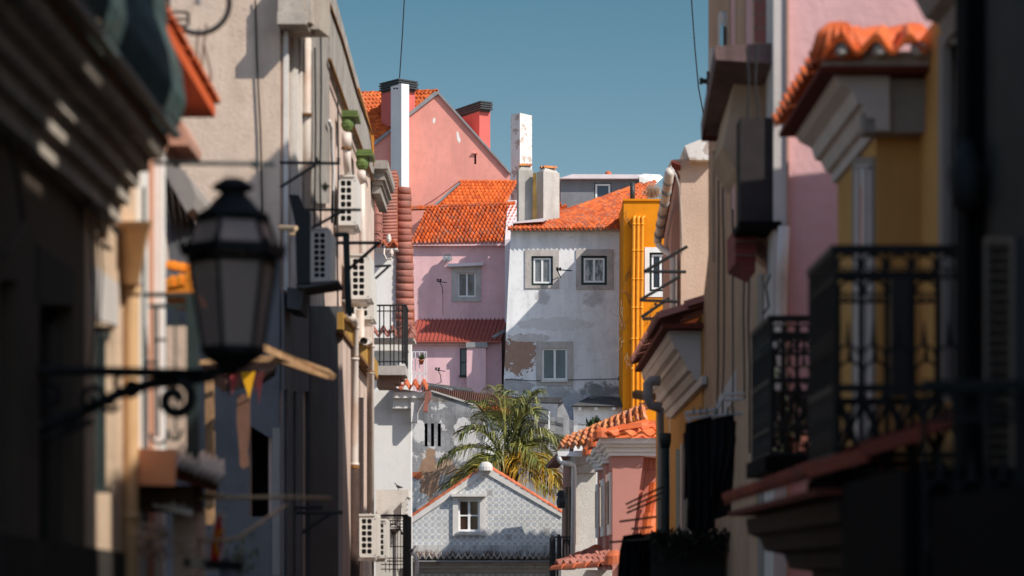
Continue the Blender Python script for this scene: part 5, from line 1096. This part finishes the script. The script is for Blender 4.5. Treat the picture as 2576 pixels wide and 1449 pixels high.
# ochre house with tiled eave
h=house('ochre_house','ochre house with deep moulded cornice and dark tiled eave right of the orange house','house',1720,34)
pq=Pl(1655,2.4*F/367,1765,2.4*F/477)
build('wall',MB().prism(pq,[(1650,pq.by(1650)),(1766,pq.by(1766)),(1766,790),(1650,950)],0,-4),M['ochre'],h)
CQ=prof([(2.45,2.30),(2.37,2.31),(2.36,2.38),(2.32,2.40),(2.29,2.46),(2.28,2.50),(2.23,2.52),(2.21,2.60),(2.16,2.68),(2.13,2.70),(2.12,2.76),(2.06,2.80),(2.03,2.90),(2.01,2.92),(1.99,3.02),(2.45,3.02)])
build('cornice',MB().sweep(CQ,(0,30.7,0),(0,37.2,0)),M['white_trim'],h)
ep=MB(); ep.hexa([(1.90,30.5,3.03+ZC),(2.5,30.5,3.03+ZC),(2.5,30.5,3.10+ZC),(1.90,30.5,3.09+ZC)],[(1.90,37.3,3.03+ZC),(2.5,37.3,3.03+ZC),(2.5,37.3,3.10+ZC),(1.90,37.3,3.09+ZC)])
e=build('eave',ep,M['dark_red_soffit'],h)
build('eave_tile_row',MB().tiles((2.6,30.45,3.42+ZC),(2.6,37.4,3.42+ZC),(1.86,30.45,3.12+ZC),(1.86,37.4,3.12+ZC),26,2,.045,.03,71),M['tile_dark'],e)
build('string_course',MB().prism(pq,[(1684,1036),(1766,945),(1766,966),(1684,1053)],.06,0),M['white_trim'],h)
build('elbow_pipe',MB().tube([W(1661,958,33),W(1638,958,33),W(1630,966,33),W(1630,1000,33),W(1640,1020,33),W(1664,1026,33)],.07,12),M['coping'],h,True)
build('downpipe',MB().tube([W(1662,1026,34),W(1662,1500,34)],.045,10),M['coping'],h,True)
build('iron_column',MB().tube([W(1673,1105,33),W(1673,1340,33),W(1673,1700,33)],.060,12).lathe(W(1673,1108,33),[(.065,-.1),(.085,0),(.085,.09),(.065,.1)],12),M['iron_green'],h,True)
for x0,y0,x1 in ((1700,1130,1709),(1724,1080,1733)): build('shutter',MB().rect(pq,x0,y0,x1,1500,.02,0),M['iron_green'],h); build('window_surround',MB().rect(pq,x1+1,y0-14,x1+6,1500,.05,0),M['white_trim'],h)
build('old_beam',MB().hexa([W(1590,985,33.5),W(1640,1000,33.5),W(1640,1012,33.5),W(1590,1002,33.5)],[W(1600,980,35),W(1650,990,35),W(1650,1006,35),W(1600,1000,35)]),M['wood'],h)
# tan house
h=house('tan_house','tall shadowed tan house with arched windows, dark balcony slab and grey panel','house',1860,25)
XT=2.4; pT=Pl(1783,XT*F/495,1975,XT*F/687)
build('wall',MB().wall(pT,[(1782,pT.by(1782)),(1946,pT.by(1946)),(1946,pT.by(1946,ZC+8.5)),(1782,pT.by(1782,ZC+8.5))],[R4(1835,-40,1849,113),R4(1873,-60,1892,112),R4(1793,380,1799,660),R4(1815,355,1822,560),R4(1838,400,1848,560)],0,6,.15),M['tan_dark'],h)
build('low_wall',MB().prism(pT,[(1764,pT.by(1764)),(1782,pT.by(1782)),(1782,640),(1764,800)],-.02,-4),M['tan_dark'],h)
for x0,y0,x1,y1 in ((1835,-40,1849,113),(1873,-60,1892,112),(1793,380,1799,660),(1815,355,1822,560),(1838,400,1848,560)): build('window',MB().rect(pT,x0,y0,x1,y1,-.09,-.13),M['glass'],h)
def arched(x0,x1,y0,y1):
    pts=[(x0,y1),(x1,y1),(x1,y0+14)]+[((x0+x1)/2+(x1-x0)/2*math.cos(a*.39),y0+14-14*math.sin(a*.39)) for a in range(1,8)]+[(x0,y0+14)]
    w=build('arched_surround',MB().prism(pT,pts,.04,0),M['white_trim'],h)
    build('pane',MB().prism(pT,[(x0+(x1-x0)*.35,y1),(x1-.5,y1),(x1-.5,y0+40),(x0+(x1-x0)*.7,y0+26),(x0+(x1-x0)*.4,y0+46)],.045,.02),M['glass_brown'],w)
arched(1806,1820,28,116); arched(1783.5,1794,120,190)
build('brick_panel',MB().rect(pT,1897,-80,1927,107,.04,0),M['brick_red'],h)
st=MB()
for y in (0,35,70): st.rect(pT,1896,y,1928,y+4,.045,.02)
build('brick_joint',st,M['grimy_pink'],h)
build('pilaster',MB().rect(Pl(0,21.15),1946,-300,1980,Pl(0,21.15).by(1960),0,-.6),M['white_trim'],h)
sb=MB()
sb.hexa([W(1797,116,21.3),W(1946,108,21.3),W(1946,160,21.3),W(1801,150,21.3)],[W(1763,312,23.6),W(1830,312,23.6),W(1828,355,23.6),W(1764,355,23.6)])
b=build('balcony_slab',sb,M['grimy_pink'],h)
build('soffit',MB().hexa([W(1803,152,21.35),W(1854,158,21.35),W(1815,356,23.6),W(1766,356,23.6)],[W(1803,146,21.4),W(1854,152,21.4),W(1815,350,23.65),W(1766,350,23.65)]),M['dark_red_soffit'],b)
build('corbel',MB().prism(Pl(0,21.9),[(1853,155),(1946,158),(1946,300),(1866,300),(1862,440),(1850,425),(1840,405),(1818,365),(1836,280)],0,-1.2),M['tan_dark'],h)
build('grey_panel',MB().rect(Pl(0,21.2),1862,296,1948,562,0,-.35),M['grey_panel'],h)
build('panel_shelf',MB().rect(Pl(0,21.1),1860,556,1966,575,0,-.6),M['black_fg'],h)
bk=build('brick_corbel',MB().prism(Pl(0,21.6),[(1848,575),(1906,575),(1900,685),(1850,660)],0,-.8),M['brick_red'],h)
st=MB()
for y in (604,640): st.rect(Pl(0,21.55),1850,y,1903,y+4,0,-.05)
build('brick_joint',st,M['grimy_pink'],bk)
build('curved_corbel',MB().prism(Pl(0,21.7),[(1905,600),(1950,640),(1968,700),(1976,640),(1976,560),(1940,580)],0,-1),M['peach_pink'],h)
build('downpipe',MB().tube([W(1972,570,20.9),W(1968,660,20.9),W(1965,780,20.9),W(1958,1200,20.9)],.05,12),M['pvc_pipe'],h,True)
for x0,x1,y0,mm in ((1905,1918,690,'grey_trim'),(1922,1934,690,'white_trim'),(1936,1944,700,'grey_trim')): build('wall_strip',MB().rect(pT,x0,y0,x1,1500,.05,0),M[mm],h)
cb=MB(); R=random.Random(5)
for x in (1806,1820,1842,1871,1884): a_=R.uniform(0,200); build('wall_cable',MB().tube([pT.p(x+R.uniform(-2,2),330+a_+k*110,.05+R.uniform(0,.02)) for k in range(7)],.010,5),M['iron'],h)
for pts in (((1878,120),(1884,200),(1880,296)),((1905,110),(1900,200),(1908,300)),((1938,690),(1926,720),(1934,770),(1920,790))): build('wall_cable',MB().tube([W(x,y,21.05) for x,y in pts],.010,5),M['iron'],h)
#,120,21.1),W(1884,200,21.1),W(1880,296,21.1)],.010,5); cb.tube([W(1905,110,21.1),W(1900,200,21.1),W(1908,300,21.1)],.012,5); cb.tube([W(1938,690,21),W(1926,720,21),W(1934,770,21),W(1920,790,21)],.010,5)
build('white_patch',MB().prism(pT,[(1800,1010),(1850,930),(1850,1000),(1812,1060)],.01,-.02),M['white_trim'],h)
build('spout_fitting',MB().bar(W(1762,203,28),W(1786,206,28),.05).bar(W(1764,196,28),W(1763,212,28),.035).bar(W(1781,180,28),W(1781,232,28),.03),M['iron'],h)
# pink wall house
h=house('lavender_pink_house','plain lavender pink house wall rising behind the ochre bay window','house',2080,21.2)
p=Pl(0,21.2); build('wall',MB().prism(p,[(1981,p.by(1981)),(2420,p.by(2420)),(2420,-1330),(1981,-1330)],0,-6.5),M['lav_pink'],h)
build('corner_strip',MB().rect(Pl(0,21.12),1979,-600,1985,p.by(1985),0,-.08),M['peach_pink'],h)

# ================================================================= RIGHT FOREGROUND
h=house('bay_house','yellow ochre house with tile capped bay window and white cornices','house',2350,15)
pY=Pl(2310,16.06,2576,12.75)
build('wall',MB().wall(pY,[(2300,pY.by(2300)),(2700,pY.by(2700)),(2700,pY.by(2700,ZC+3.5)),(2300,pY.by(2300,ZC+3.5))],[R4(2372,110,2416,1000)],0,3,.12),M['yellow_ochre'],h)
w=build('window',MB().wall(pY,[(2372,1000),(2416,1000),(2416,110),(2372,110)],[R4(2378,150,2390,985),R4(2397,150,2410,985)],-.05,.06,.05),M['white_trim'],h)
build('pane',MB().rect(pY,2374,112,2414,998,-.10,-.12),M['glass'],w)
build('window_surround',MB().wall(pY,[(2360,1010),(2430,1010),(2430,60),(2360,90)],[R4(2372,110,2416,1000)],.03,.05,.05),M['grey_trim'],w)
ZB=ZC-.15
bay=build('bay_window',MB().box(2.41,16.0,0,2.9,17.9,3.0+ZB),M['yellow_ochre'],h)
pB=Pl(2110,2.41*F/822,2204,2.41*F/916)
sw=build('window_surround',MB().rect(pB,2143,395,2195,1500,.02,0),M['grey_trim'],bay)
fr=MB(); fr.rect(pB,2150,420,2158,1500,.035,.02); fr.rect(pB,2168,420,2176,1500,.035,.02); fr.rect(pB,2150,415,2188,425,.035,.02); fr.rect(pB,2182,420,2188,1500,.035,.02); build('window_frame',fr,M['white_trim'],sw)
pn=MB(); pn.rect(pB,2158,425,2168,1500,.026,.02); pn.rect(pB,2176,425,2182,1500,.026,.02); build('pane',pn,M['glass'],sw)
CB=[(2.46,3.0),(2.38,3.01),(2.37,3.08),(2.33,3.09),(2.29,3.17),(2.25,3.18),(2.22,3.27),(2.14,3.31),(2.10,3.36),(2.46,3.36)]
build('cornice',MB().sweep([(x,y,z-.15) for x,y,z in prof(CB)],(0,15.75,0),(0,17.95,0)),M['white_trim'],bay)
build('cornice_front',MB().box(2.30,15.80,3.0+ZB,2.85,16.0,3.35+ZB),M['grey_trim'],bay)
rf=build('bay_roof',MB().box(1.99,15.62,3.365+ZB,2.75,18.02,3.40+ZB),M['dark_red_soffit'],h)
tl=MB(); tl.tiles((2.55,15.9,3.66+ZB),(2.55,18.0,3.66+ZB),(1.97,15.62,3.42+ZB),(1.97,18.06,3.42+ZB),10,2,.04,.025,81)
build('side_tile_row',tl,M['tile_bright'],rf)
tl=MB(); tl.tiles((2.2,15.95,3.62+ZB),(2.68,15.95,3.64+ZB),(2.0,15.52,3.44+ZB),(2.66,15.52,3.44+ZB),3,1,.055,.03,82,K=10)
tl.lathe((2.12,15.72,3.50+ZB),[(.17,-.06),(.16,.05),(.11,.14),(.03,.18)],14); tl.ridge((2.14,15.72,3.54+ZB),(2.66,16.15,3.66+ZB),2,.14,9)
build('eave_fill',MB().box(2.02,15.66,3.38+ZB,2.74,15.9,3.50+ZB),M['mortar'],rf)
build('front_tile_row',tl,M['tile_bright'],rf)
fan=MB()
for k in range(7): a=3.4+k*.36; fan.tube([(2.12+.05*math.cos(a),15.72+.05*math.sin(a),3.68+ZB),(2.12+.13*math.cos(a),15.72+.13*math.sin(a),3.62+ZB),(2.12+.18*math.cos(a),15.72+.18*math.sin(a),3.46+ZB)],.022,6)
build('shell_tile',fan,M['tile_bright'],rf,True)
for k in range(3): x=2.0+.247*k+.12; build('tile_mortar',MB().lathe((x,15.56,3.49+ZB),[(.01,-.05),(.05,-.03),(.05,.03),(.01,.05)],10),M['mortar'],rf)
MC=[(2.75,3.28),(2.64,3.31),(2.6,3.42),(2.52,3.45),(2.44,3.6),(2.36,3.64),(2.3,3.8),(2.22,3.84),(2.2,3.92),(2.75,3.92)]
build('main_cornice',MB().sweep([(x,y,z-.1) for x,y,z in prof(MC)],(0,12.4,0),(0,14.75,0)),M['grey_trim'],h)
ev=MB(); ev.box(2.05,12.4,3.83+ZC,2.75,14.95,3.87+ZC); build('main_eave',ev,M['dark_red_soffit'],h)
build('main_eave_tile_row',MB().tiles((2.9,12.4,4.2+ZC),(2.9,15,4.2+ZC),(2.02,12.4,3.9+ZC),(2.02,15,3.9+ZC),11,2,.04,.025,83),M['tile_bright'],h)
build('rear_wing',MB().hexa([(3.6,18.0,0),(8,18.0,0),(8,18.0,5.9+ZC),(3.6,18.0,5.4+ZC)],[(3.6,19.9,0),(8,19.9,0),(8,19.9,5.9+ZC),(3.6,19.9,5.4+ZC)]),M['yellow_ochre'],h)  # unseen wing added to throw shade on the pink wall
build('attic',MB().box(3.5,9.4,0,6.0,13.2,6.6+ZC),M['yellow_ochre'],h)  # block added out of view to shade the low left walls

def panel(mb,A,B,z0,zm,z1,n,r=.011):    # wrought iron panel from A to B: ring frieze, arched bars, crossed lower part
    A=V((A[0],A[1],0)); B=V((B[0],B[1],0)); L_=(B-A).length; u=(B-A)/L_; P=lambda q,z: A+u*(L_*q)+V((0,0,z+ZC))
    mb.bar(P(-.01,z1),P(1.01,z1),.05,.045); mb.bar(P(0,z1-.15),P(1,z1-.15),.02,.018); mb.bar(P(0,zm),P(1,zm),.035,.04); mb.bar(P(0,z0),P(1,z0),.035,.03); mb.bar(P(0,zm-.36),P(1,zm-.36),.03,.03)
    w=L_/n; rr=min(.06,w*.40)
    for k in range(n):
        q0,qc,q1=k/n,(k+.5)/n,(k+1)/n
        mb.tube([P(qc+rr/L_*math.cos(a),z1-.085+rr*math.sin(a)) for a in [i*.42-.6 for i in range(11)]],r*.8,5)
        for sgn in (-1,1): mb.tube([P(qc+sgn*(rr*.45+rr*.3*math.cos(a))/L_,z1-.115+rr*.3*math.sin(a)) for a in [i*.7 for i in range(9)]],r*.6,4)
        mb.tube([P(q0,z0),P(q0,z1)],r,6)
        ar=w*.46
        mb.tube([P(qc-ar/L_,zm),P(qc-ar/L_,zm+.16)]+[P(qc-ar/L_*math.cos(a),zm+.16+ar*1.1*math.sin(a)) for a in [i*.314 for i in range(1,10)]]+[P(qc+ar/L_,zm+.16),P(qc+ar/L_,zm)],r*.75,5)
        mb.tube([P(qc,zm+.16+ar),P(qc,zm+.30+ar)],[r*1.6,r*.3],6)
        mb.tube([P(q0,zm),P(qc,zm-.17),P(q1,zm-.36)],r*1.2,5); mb.tube([P(q1,zm),P(qc,zm-.17),P(q0,zm-.36)],r*1.2,5)
        mb.lathe(P(qc,zm-.18),[(.004,-.05),(.022,-.03),(.022,.03),(.004,.05)],8)
        mb.tube([P(q0,zm-.36),P(qc,z0),P(q1,zm-.36)],r,5)
    mb.tube([P(1,z0),P(1,z1)],r*1.3,6)
    return mb
t=thing('scrolled_balcony','large black wrought iron balcony in front of the ochre bay window','balcony',(2.1,13.4,ZC+.5))
build('front_railing',panel(MB(),(1.74,13.0),(2.42,13.0),.52,.97,1.715,5),M['iron_fg'],t)
build('far_railing',panel(MB(),(1.74,14.05),(2.48,14.05),.52,.97,1.70,5),M['iron_fg'],t)
build('side_railing',panel(MB(),(1.74,13.0),(1.74,14.05),.52,.97,1.715,8,.014),M['iron_fg'],t)
build('corner_panel',MB().box(1.745,13.05,.55+ZC,1.775,14.0,1.53+ZC),M['iron_fg'],t)
build('slab',MB().box(1.72,12.9,.42+ZC,2.75,14.1,.50+ZC),M['black_fg'],t)
build('shutter_leaf',MB().box(2.16,13.75,.98+ZC,2.27,13.8,1.66+ZC),M['shutter'],t)
t=thing('farther_balcony','smaller looking black iron balcony with ring frieze in front of the lavender pink wall','balcony',(2.2,18.3,ZC+.6))
build('front_railing',panel(MB(),(1.93,18.0),(2.42,18.0),.85,1.40,1.86,5),M['iron_fg'],t)
build('side_railing',panel(MB(),(1.93,18.0),(1.93,19.3),.85,1.40,1.86,8,.014),M['iron_fg'],t)
build('far_railing',panel(MB(),(1.93,19.3),(2.5,19.3),.85,1.40,1.86,5),M['iron_fg'],t)
build('corner_panel',MB().box(1.935,18.05,.9+ZC,1.965,19.2,1.65+ZC),M['iron_fg'],t)
build('slab',MB().box(1.88,17.95,.72+ZC,2.8,19.4,.84+ZC),M['black_fg'],t)
lf=MB(); R=random.Random(41)
for i in range(260):
    c0=V((R.uniform(2.0,2.4),R.uniform(18.1,19.2),ZC+.86+abs(R.gauss(0,.25)))); d=V((R.uniform(-1,1),R.uniform(-1,1),R.uniform(0,1.2))).normalized(); l=R.uniform(.08,.2); s=d.cross(V((0,0,1))).normalized()*.018
    lf.add([c0,c0+d*l*.5+s,c0+d*l-V((0,0,.03)),c0+d*l*.5-s],[(0,1,2,3)],R.random())
t2=thing('balcony_plant','dark leafy plant behind the railing before the lavender pink wall','plant',(2.2,18.6,ZC+.85)); build('foliage',lf,paint('dark_shaded_leaf',(.025,.035,.012),.6,0,.4),t2)
build('pot',MB().lathe((2.2,18.6,ZC+.85),[(.08,0),(.12,.16),(.10,.16)],12),M['tile_dark'],t2)
h=house('shopfront_canopy','dark moulded canopy topped with red tiles at lower right','canopy',2100,14)
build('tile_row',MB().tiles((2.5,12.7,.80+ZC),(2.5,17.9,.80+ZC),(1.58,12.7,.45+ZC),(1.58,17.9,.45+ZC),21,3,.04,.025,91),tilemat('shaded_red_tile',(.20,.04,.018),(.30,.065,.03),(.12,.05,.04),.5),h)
build('eave',MB().box(1.6,12.7,.385+ZC,2.6,17.9,.42+ZC),M['dark_red_soffit'],h)
CC=prof([(2.5,-.12),(2.2,-.10),(2.18,-.02),(2.02,.0),(1.98,.1),(1.84,.13),(1.80,.22),(1.72,.25),(1.70,.36),(2.5,.36)])
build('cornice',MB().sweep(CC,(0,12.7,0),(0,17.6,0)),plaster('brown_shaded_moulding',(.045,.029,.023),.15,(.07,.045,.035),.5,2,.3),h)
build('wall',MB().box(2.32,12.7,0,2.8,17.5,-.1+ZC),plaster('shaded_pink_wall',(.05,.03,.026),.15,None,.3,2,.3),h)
ar=MB()
for yc in (12.2,14.4,16.4):
    ar.tube([(2.30,yc+.55*math.cos(a*.314),-.75+ZC+.5*math.sin(a*.314)) for a in range(11)],.05,7)
build('arch_moulding',ar,M['iron_fg'],h,True)
# dark house at the right edge
h=house('dark_house','almost black house filling the right edge with louvred shutters','house',2540,10)
build('wall',MB().box(2.25,2,0,2.9,7.45,9+ZC).box(2.25,7.45,0,2.9,8.3,6.5+ZC).box(2.25,8.3,0,2.9,9.35,9+ZC).box(2.25,9.35,0,3.4,11.7,3.3+ZC),M['dark_fg'],h)  # tall part out of view, heights stepped to shade the left wall
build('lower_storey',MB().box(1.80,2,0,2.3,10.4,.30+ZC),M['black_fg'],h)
build('porch_block',MB().box(1.72,10.6,0,2.5,12.6,.44+ZC),M['black_fg'],h)  # black block added to stand for the deep shade here
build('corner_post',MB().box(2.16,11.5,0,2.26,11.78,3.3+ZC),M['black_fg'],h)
pD=Pl(2445,2.25*F/1157,2570,2.25*F/1282)
sh=build('shutter',MB().wall(pD,[(2474,1500),(2552,1500),(2552,596),(2474,596)],[R4(2484,610,2540,1490)],.05,.06,.05),M['shutter'],h)
lv=MB()
for k in range(34):
    y=615+k*26; lv.hexa([pD.p(2484,y,.045),pD.p(2540,y,.045),pD.p(2540,y+14,.015),pD.p(2484,y+14,.015)],[pD.p(2484,y+4,.045),pD.p(2540,y+4,.045),pD.p(2540,y+18,.015),pD.p(2484,y+18,.015)])
build('louvre',lv,M['shutter'],sh)
t=thing('black_wall_lamp','bulky black wall lamp hanging in shade near the right edge','lamp',(2.05,11.3,ZC+1.6))
q=W(2432,470,11.4); b=MB(); b.lathe(q,[(.02,-.12),(.07,-.09),(.085,.0),(.09,.08),(.05,.16),(.02,.22)],10); build('shade',b,M['iron_fg'],t,True)
build('arm',MB().bar(q+V((0,0,.2)),q+V((.18,.2,.22)),.03),M['iron_fg'],t)
t=thing('near_balcony','nearest black wrought iron balcony, lost in shadow in the bottom right corner','balcony',(2.2,10.5,ZC-.2))
build('front_railing',panel(MB(),(1.80,10.55),(2.62,10.55),-.30,.16,.80,6,.013),M['iron_fg'],t); build('slab',MB().box(1.74,10.41,-.42+ZC,2.7,10.6,-.31+ZC),M['black_fg'],t)
# awning at upper right of dark house (blue grey cloth)
build('cloth_blind',MB().hexa([W(2398,330,12.5),W(2470,175,12),W(2470,330,12),W(2402,490,12.5)],[W(2402,330,12.55),W(2474,175,12.05),W(2474,330,12.05),W(2406,490,12.55)]),cloth('blue_grey_cloth',(.075,.085,.10),.1),None,False,tuple(W(2430,400,12.3)),'blue grey cloth blind slanting out beside the tall ochre house window','blind')

# hanging laundry
t=thing('drying_rack','white wall drying rack holding dark washing beside the tan house','drying rack',tuple(W(1800,1040,23.5)))
rk=MB()
for pts in (((1722,1040),(1800,1032),(1808,1020),(1822,992),(1872,990)),((1735,1052),(1868,1040)),((1820,1006),(1870,1004)),((1726,1046),(1740,1068))): rk.tube([W(x,y,23.4) for x,y in pts],.017,7)
build('frame',rk,M['white_trim'],t)
M['teal']=paint('teal_plastic',(.05,.12,.13),.5)
for px in (1745,1762,1778,1800,1830,1845): build('clothes_peg',MB().bar(W(px,1024,23.35),W(px,1044,23.35),.016),M['teal'],t)
def garment(name,label,cat,outline,Y,c,seed):
    xs=[x for x,y in outline]; R=random.Random(seed); mb=MB(); n=14; ys=sorted(set(y for x,y in outline)); y0,y1=min(ys),max(ys); m=16; vs=[]
    def span(y):
        hit=[]
        for (xa,ya),(xb,yb) in zip(outline,outline[1:]+outline[:1]):
            if (ya-y)*(yb-y)<=0 and ya!=yb: hit.append(xa+(xb-xa)*(y-ya)/(yb-ya))
        return (min(hit),max(hit)) if hit else (xs[0],xs[0])
    ph=R.uniform(0,6)
    for j in range(m+1):
        y=y0+(y1-y0)*j/m; a,b=span(min(max(y,y0+.01),y1-.01))
        for i in range(n+1): vs.append(W(a+(b-a)*i/n,y,Y+.05*math.sin(i*1.5+ph+j*.12)*(.3+j/m)+.02*math.sin(i*3.1+ph)))
    fs=[(j*(n+1)+i,j*(n+1)+i+1,(j+1)*(n+1)+i+1,(j+1)*(n+1)+i) for j in range(m) for i in range(n)]
    mb.add(vs,fs); return build(name,mb,cloth('cloth_'+name+str(seed),c),None,True,tuple(W(sum(xs)/len(xs),y1,Y)),label,cat,'dark washing hung out to dry')
garment('black_trousers','long black trousers hanging lowest from the white drying rack','trousers',[(1724,1052),(1790,1046),(1794,1150),(1800,1330),(1756,1346),(1726,1340),(1730,1200),(1722,1140)],23.3,(.008,.008,.009),1)
garment('dark_shirt','dark shirt pegged at the middle of the white drying rack','shirt',[(1782,1046),(1846,1042),(1852,1110),(1838,1180),(1824,1250),(1786,1250)],23.2,(.012,.011,.013),2)
garment('maroon_cloth','narrow maroon edged cloth at the street side of the drying rack','cloth',[(1718,1090),(1732,1080),(1736,1180),(1732,1250),(1720,1260),(1722,1150)],23.6,(.05,.016,.02),3)
garment('grey_towel','dim grey towel hanging right of the dark shirt','towel',[(1826,1060),(1852,1058),(1846,1200),(1838,1300),(1790,1310),(1800,1180)],23.45,(.05,.05,.055),4)
t=thing('black_laundry_balcony','black iron balcony crowded with dark washing at bottom right of the pink dormers','balcony',tuple(W(1700,1420,27)))
g=MB(); Yq=27
g.rect(Pl(0,Yq),1640,1344,1840,1350,.03,-.03); 
for px in range(1640,1842,7): g.bar(W(px,1346,Yq),W(px,1500,Yq),.022)
g.bar(W(1640,1346,Yq),W(1600,1360,Yq+2),.03)
for i,(a,b) in enumerate((((1576,1268),(1668,1224)),((1580,1278),(1668,1238)),((1578,1290),(1660,1254)),((1560,1312),(1650,1300)),((1535,1364),(1640,1356)),((1590,1330),(1640,1326)))): g.tube([W(a[0],a[1],Yq+1.5),W(b[0],b[1],Yq)],.013,6)
build('railing',g,M['iron_fg'],t); build('slab',MB().rect(Pl(0,Yq),1640,1490,1850,1520,0,-2),M['black_fg'],t)
build('screen',MB().rect(Pl(0,Yq+.3),1645,1352,1845,1500,0,-.05),M['black_fg'],t)
garment('black_jumper','black jumper drooping from the laundry wires by the lower tiled roof','jumper',[(1568,1345),(1614,1340),(1628,1400),(1632,1460),(1552,1465),(1558,1390)],28,(.008,.008,.009),6)
garment('black_skirt','black skirt on the laundry wires next to the black jumper','skirt',[(1606,1344),(1646,1338),(1650,1470),(1600,1472)],27.8,(.010,.009,.010),7)
lf=MB(); R=random.Random(77)
for i in range(500):
    c0=W(R.uniform(1640,1850),1352+abs(R.gauss(0,30))-12,26.8+R.gauss(0,.1)); d=V((R.uniform(-1,1),R.uniform(-1,1),R.uniform(-.2,1))).normalized(); l=R.uniform(.06,.14); s=d.cross(V((0,0,1))).normalized()*.025
    lf.add([c0,c0+d*l*.5+s,c0+d*l,c0+d*l*.5-s],[(0,1,2,3)],R.random())
build('balcony_foliage',lf,paint('very_dark_leaf',(.012,.016,.008),.7,0,.4),None,False,tuple(W(1745,1360,26.8)),'very dark foliage spilling over the black laundry balcony','plants',None,'stuff')
# overhead wires
for lab,pts,Y,r in (('thin overhead wire left of the sky gap above the louvred chimney',((1018,-20),(1012,90),(1005,196)),70,.018),('overhead wire running down beside the tan house edge',((1738,-20),(1748,120),(1757,220),(1772,300)),40,.012)):
    build('overhead_wire',MB().tube([W(x,y,Y) for x,y in pts],r,5),M['iron'],None,False,tuple(W(pts[0][0],pts[0][1],Y)),lab,'wire')

# ================================================================= ground, sky, sun, camera
g=MB(); S=2500.0
g.add([(-S,-S,0),(S,-S,0),(S,S,0),(-S,S,0)],[(0,1,2,3)])
build('ground',g,plaster('earth_ground',(.20,.17,.14),.2,None,.3,.3,.2),None,kind='structure')
rd=MB(); n=24; vs=[]
for i in range(n+1):
    y=-6+70*i/n; z=max(.02,6.3*(1-max(0,y)/62))
    for x in (-3.2,3.2): vs.append((x,y,z))
rd.add(vs,[(2*i,2*i+1,2*i+3,2*i+2) for i in range(n)])
build('street',rd,plaster('grey_cobble_street',(.14,.135,.13),.25,None,.4,6,.8),None,kind='structure')
sc=bpy.context.scene
w=bpy.data.worlds.new('World'); sc.world=w; w.use_nodes=True; nt=w.node_tree; bg=nt.nodes['Background']
sky=nt.nodes.new('ShaderNodeTexSky'); sky.sky_type='NISHITA'; sky.sun_disc=False; sky.sun_elevation=math.asin(SUN.z); sky.sun_rotation=math.atan2(SUN.x,SUN.y)
sky.altitude=50; sky.air_density=1.0; sky.dust_density=.6; sky.ozone_density=1.6
tint=nt.nodes.new('ShaderNodeMix'); tint.data_type='RGBA'; tint.blend_type='MULTIPLY'; tint.inputs[0].default_value=1.0; tint.inputs[7].default_value=(.40,.64,.60,1)
tc=nt.nodes.new('ShaderNodeTexCoord'); sx=nt.nodes.new('ShaderNodeSeparateXYZ'); nt.links.new(tc.outputs['Generated'],sx.inputs[0])
front=ramp(nt,sx.outputs[2],.15,.26,(.68,.765,.72,1),(.37,.615,.575,1)); hz=mix(nt,ramp(nt,mth(nt,'ADD',mth(nt,'MULTIPLY',sx.outputs[1],-.5),.5),.28,.75),front,(1.5,1.45,1.4,1))
nt.links.new(hz,tint.inputs[7])
nt.links.new(sky.outputs[0],tint.inputs[6]); nt.links.new(tint.outputs[2],bg.inputs[0]); bg.inputs[1].default_value=.115
ld=bpy.data.lights.new('sun','SUN'); ld.energy=5.0; ld.angle=math.radians(.5); ld.color=(1.0,.93,.83)
lo=bpy.data.objects.new('sun',ld); COL.objects.link(lo); lo.rotation_euler=SUN.to_track_quat('Z','Y').to_euler(); lo.location=(10,-10,30)
cd=bpy.data.cameras.new('camera'); co=bpy.data.objects.new('camera',cd); COL.objects.link(co); sc.camera=co
co.location=(0,0,ZC); co.rotation_euler=(math.radians(90),0,0); cd.sensor_width=36; cd.lens=F/2576*36; cd.clip_end=6000; cd.clip_start=.1
cd.shift_y=(HY-724.5)/2576; cd.shift_x=0.0
cd.dof.use_dof=True; cd.dof.focus_distance=72; cd.dof.aperture_fstop=1.7; cd.dof.aperture_blades=0
sc.view_settings.view_transform='Standard'; sc.view_settings.look='None'; sc.view_settings.exposure=0; sc.view_settings.gamma=1
sc.cycles.use_denoising=True; sc.cycles.max_bounces=8; sc.cycles.diffuse_bounces=4; sc.cycles.transparent_max_bounces=12
sc.cycles.sample_clamp_indirect=6
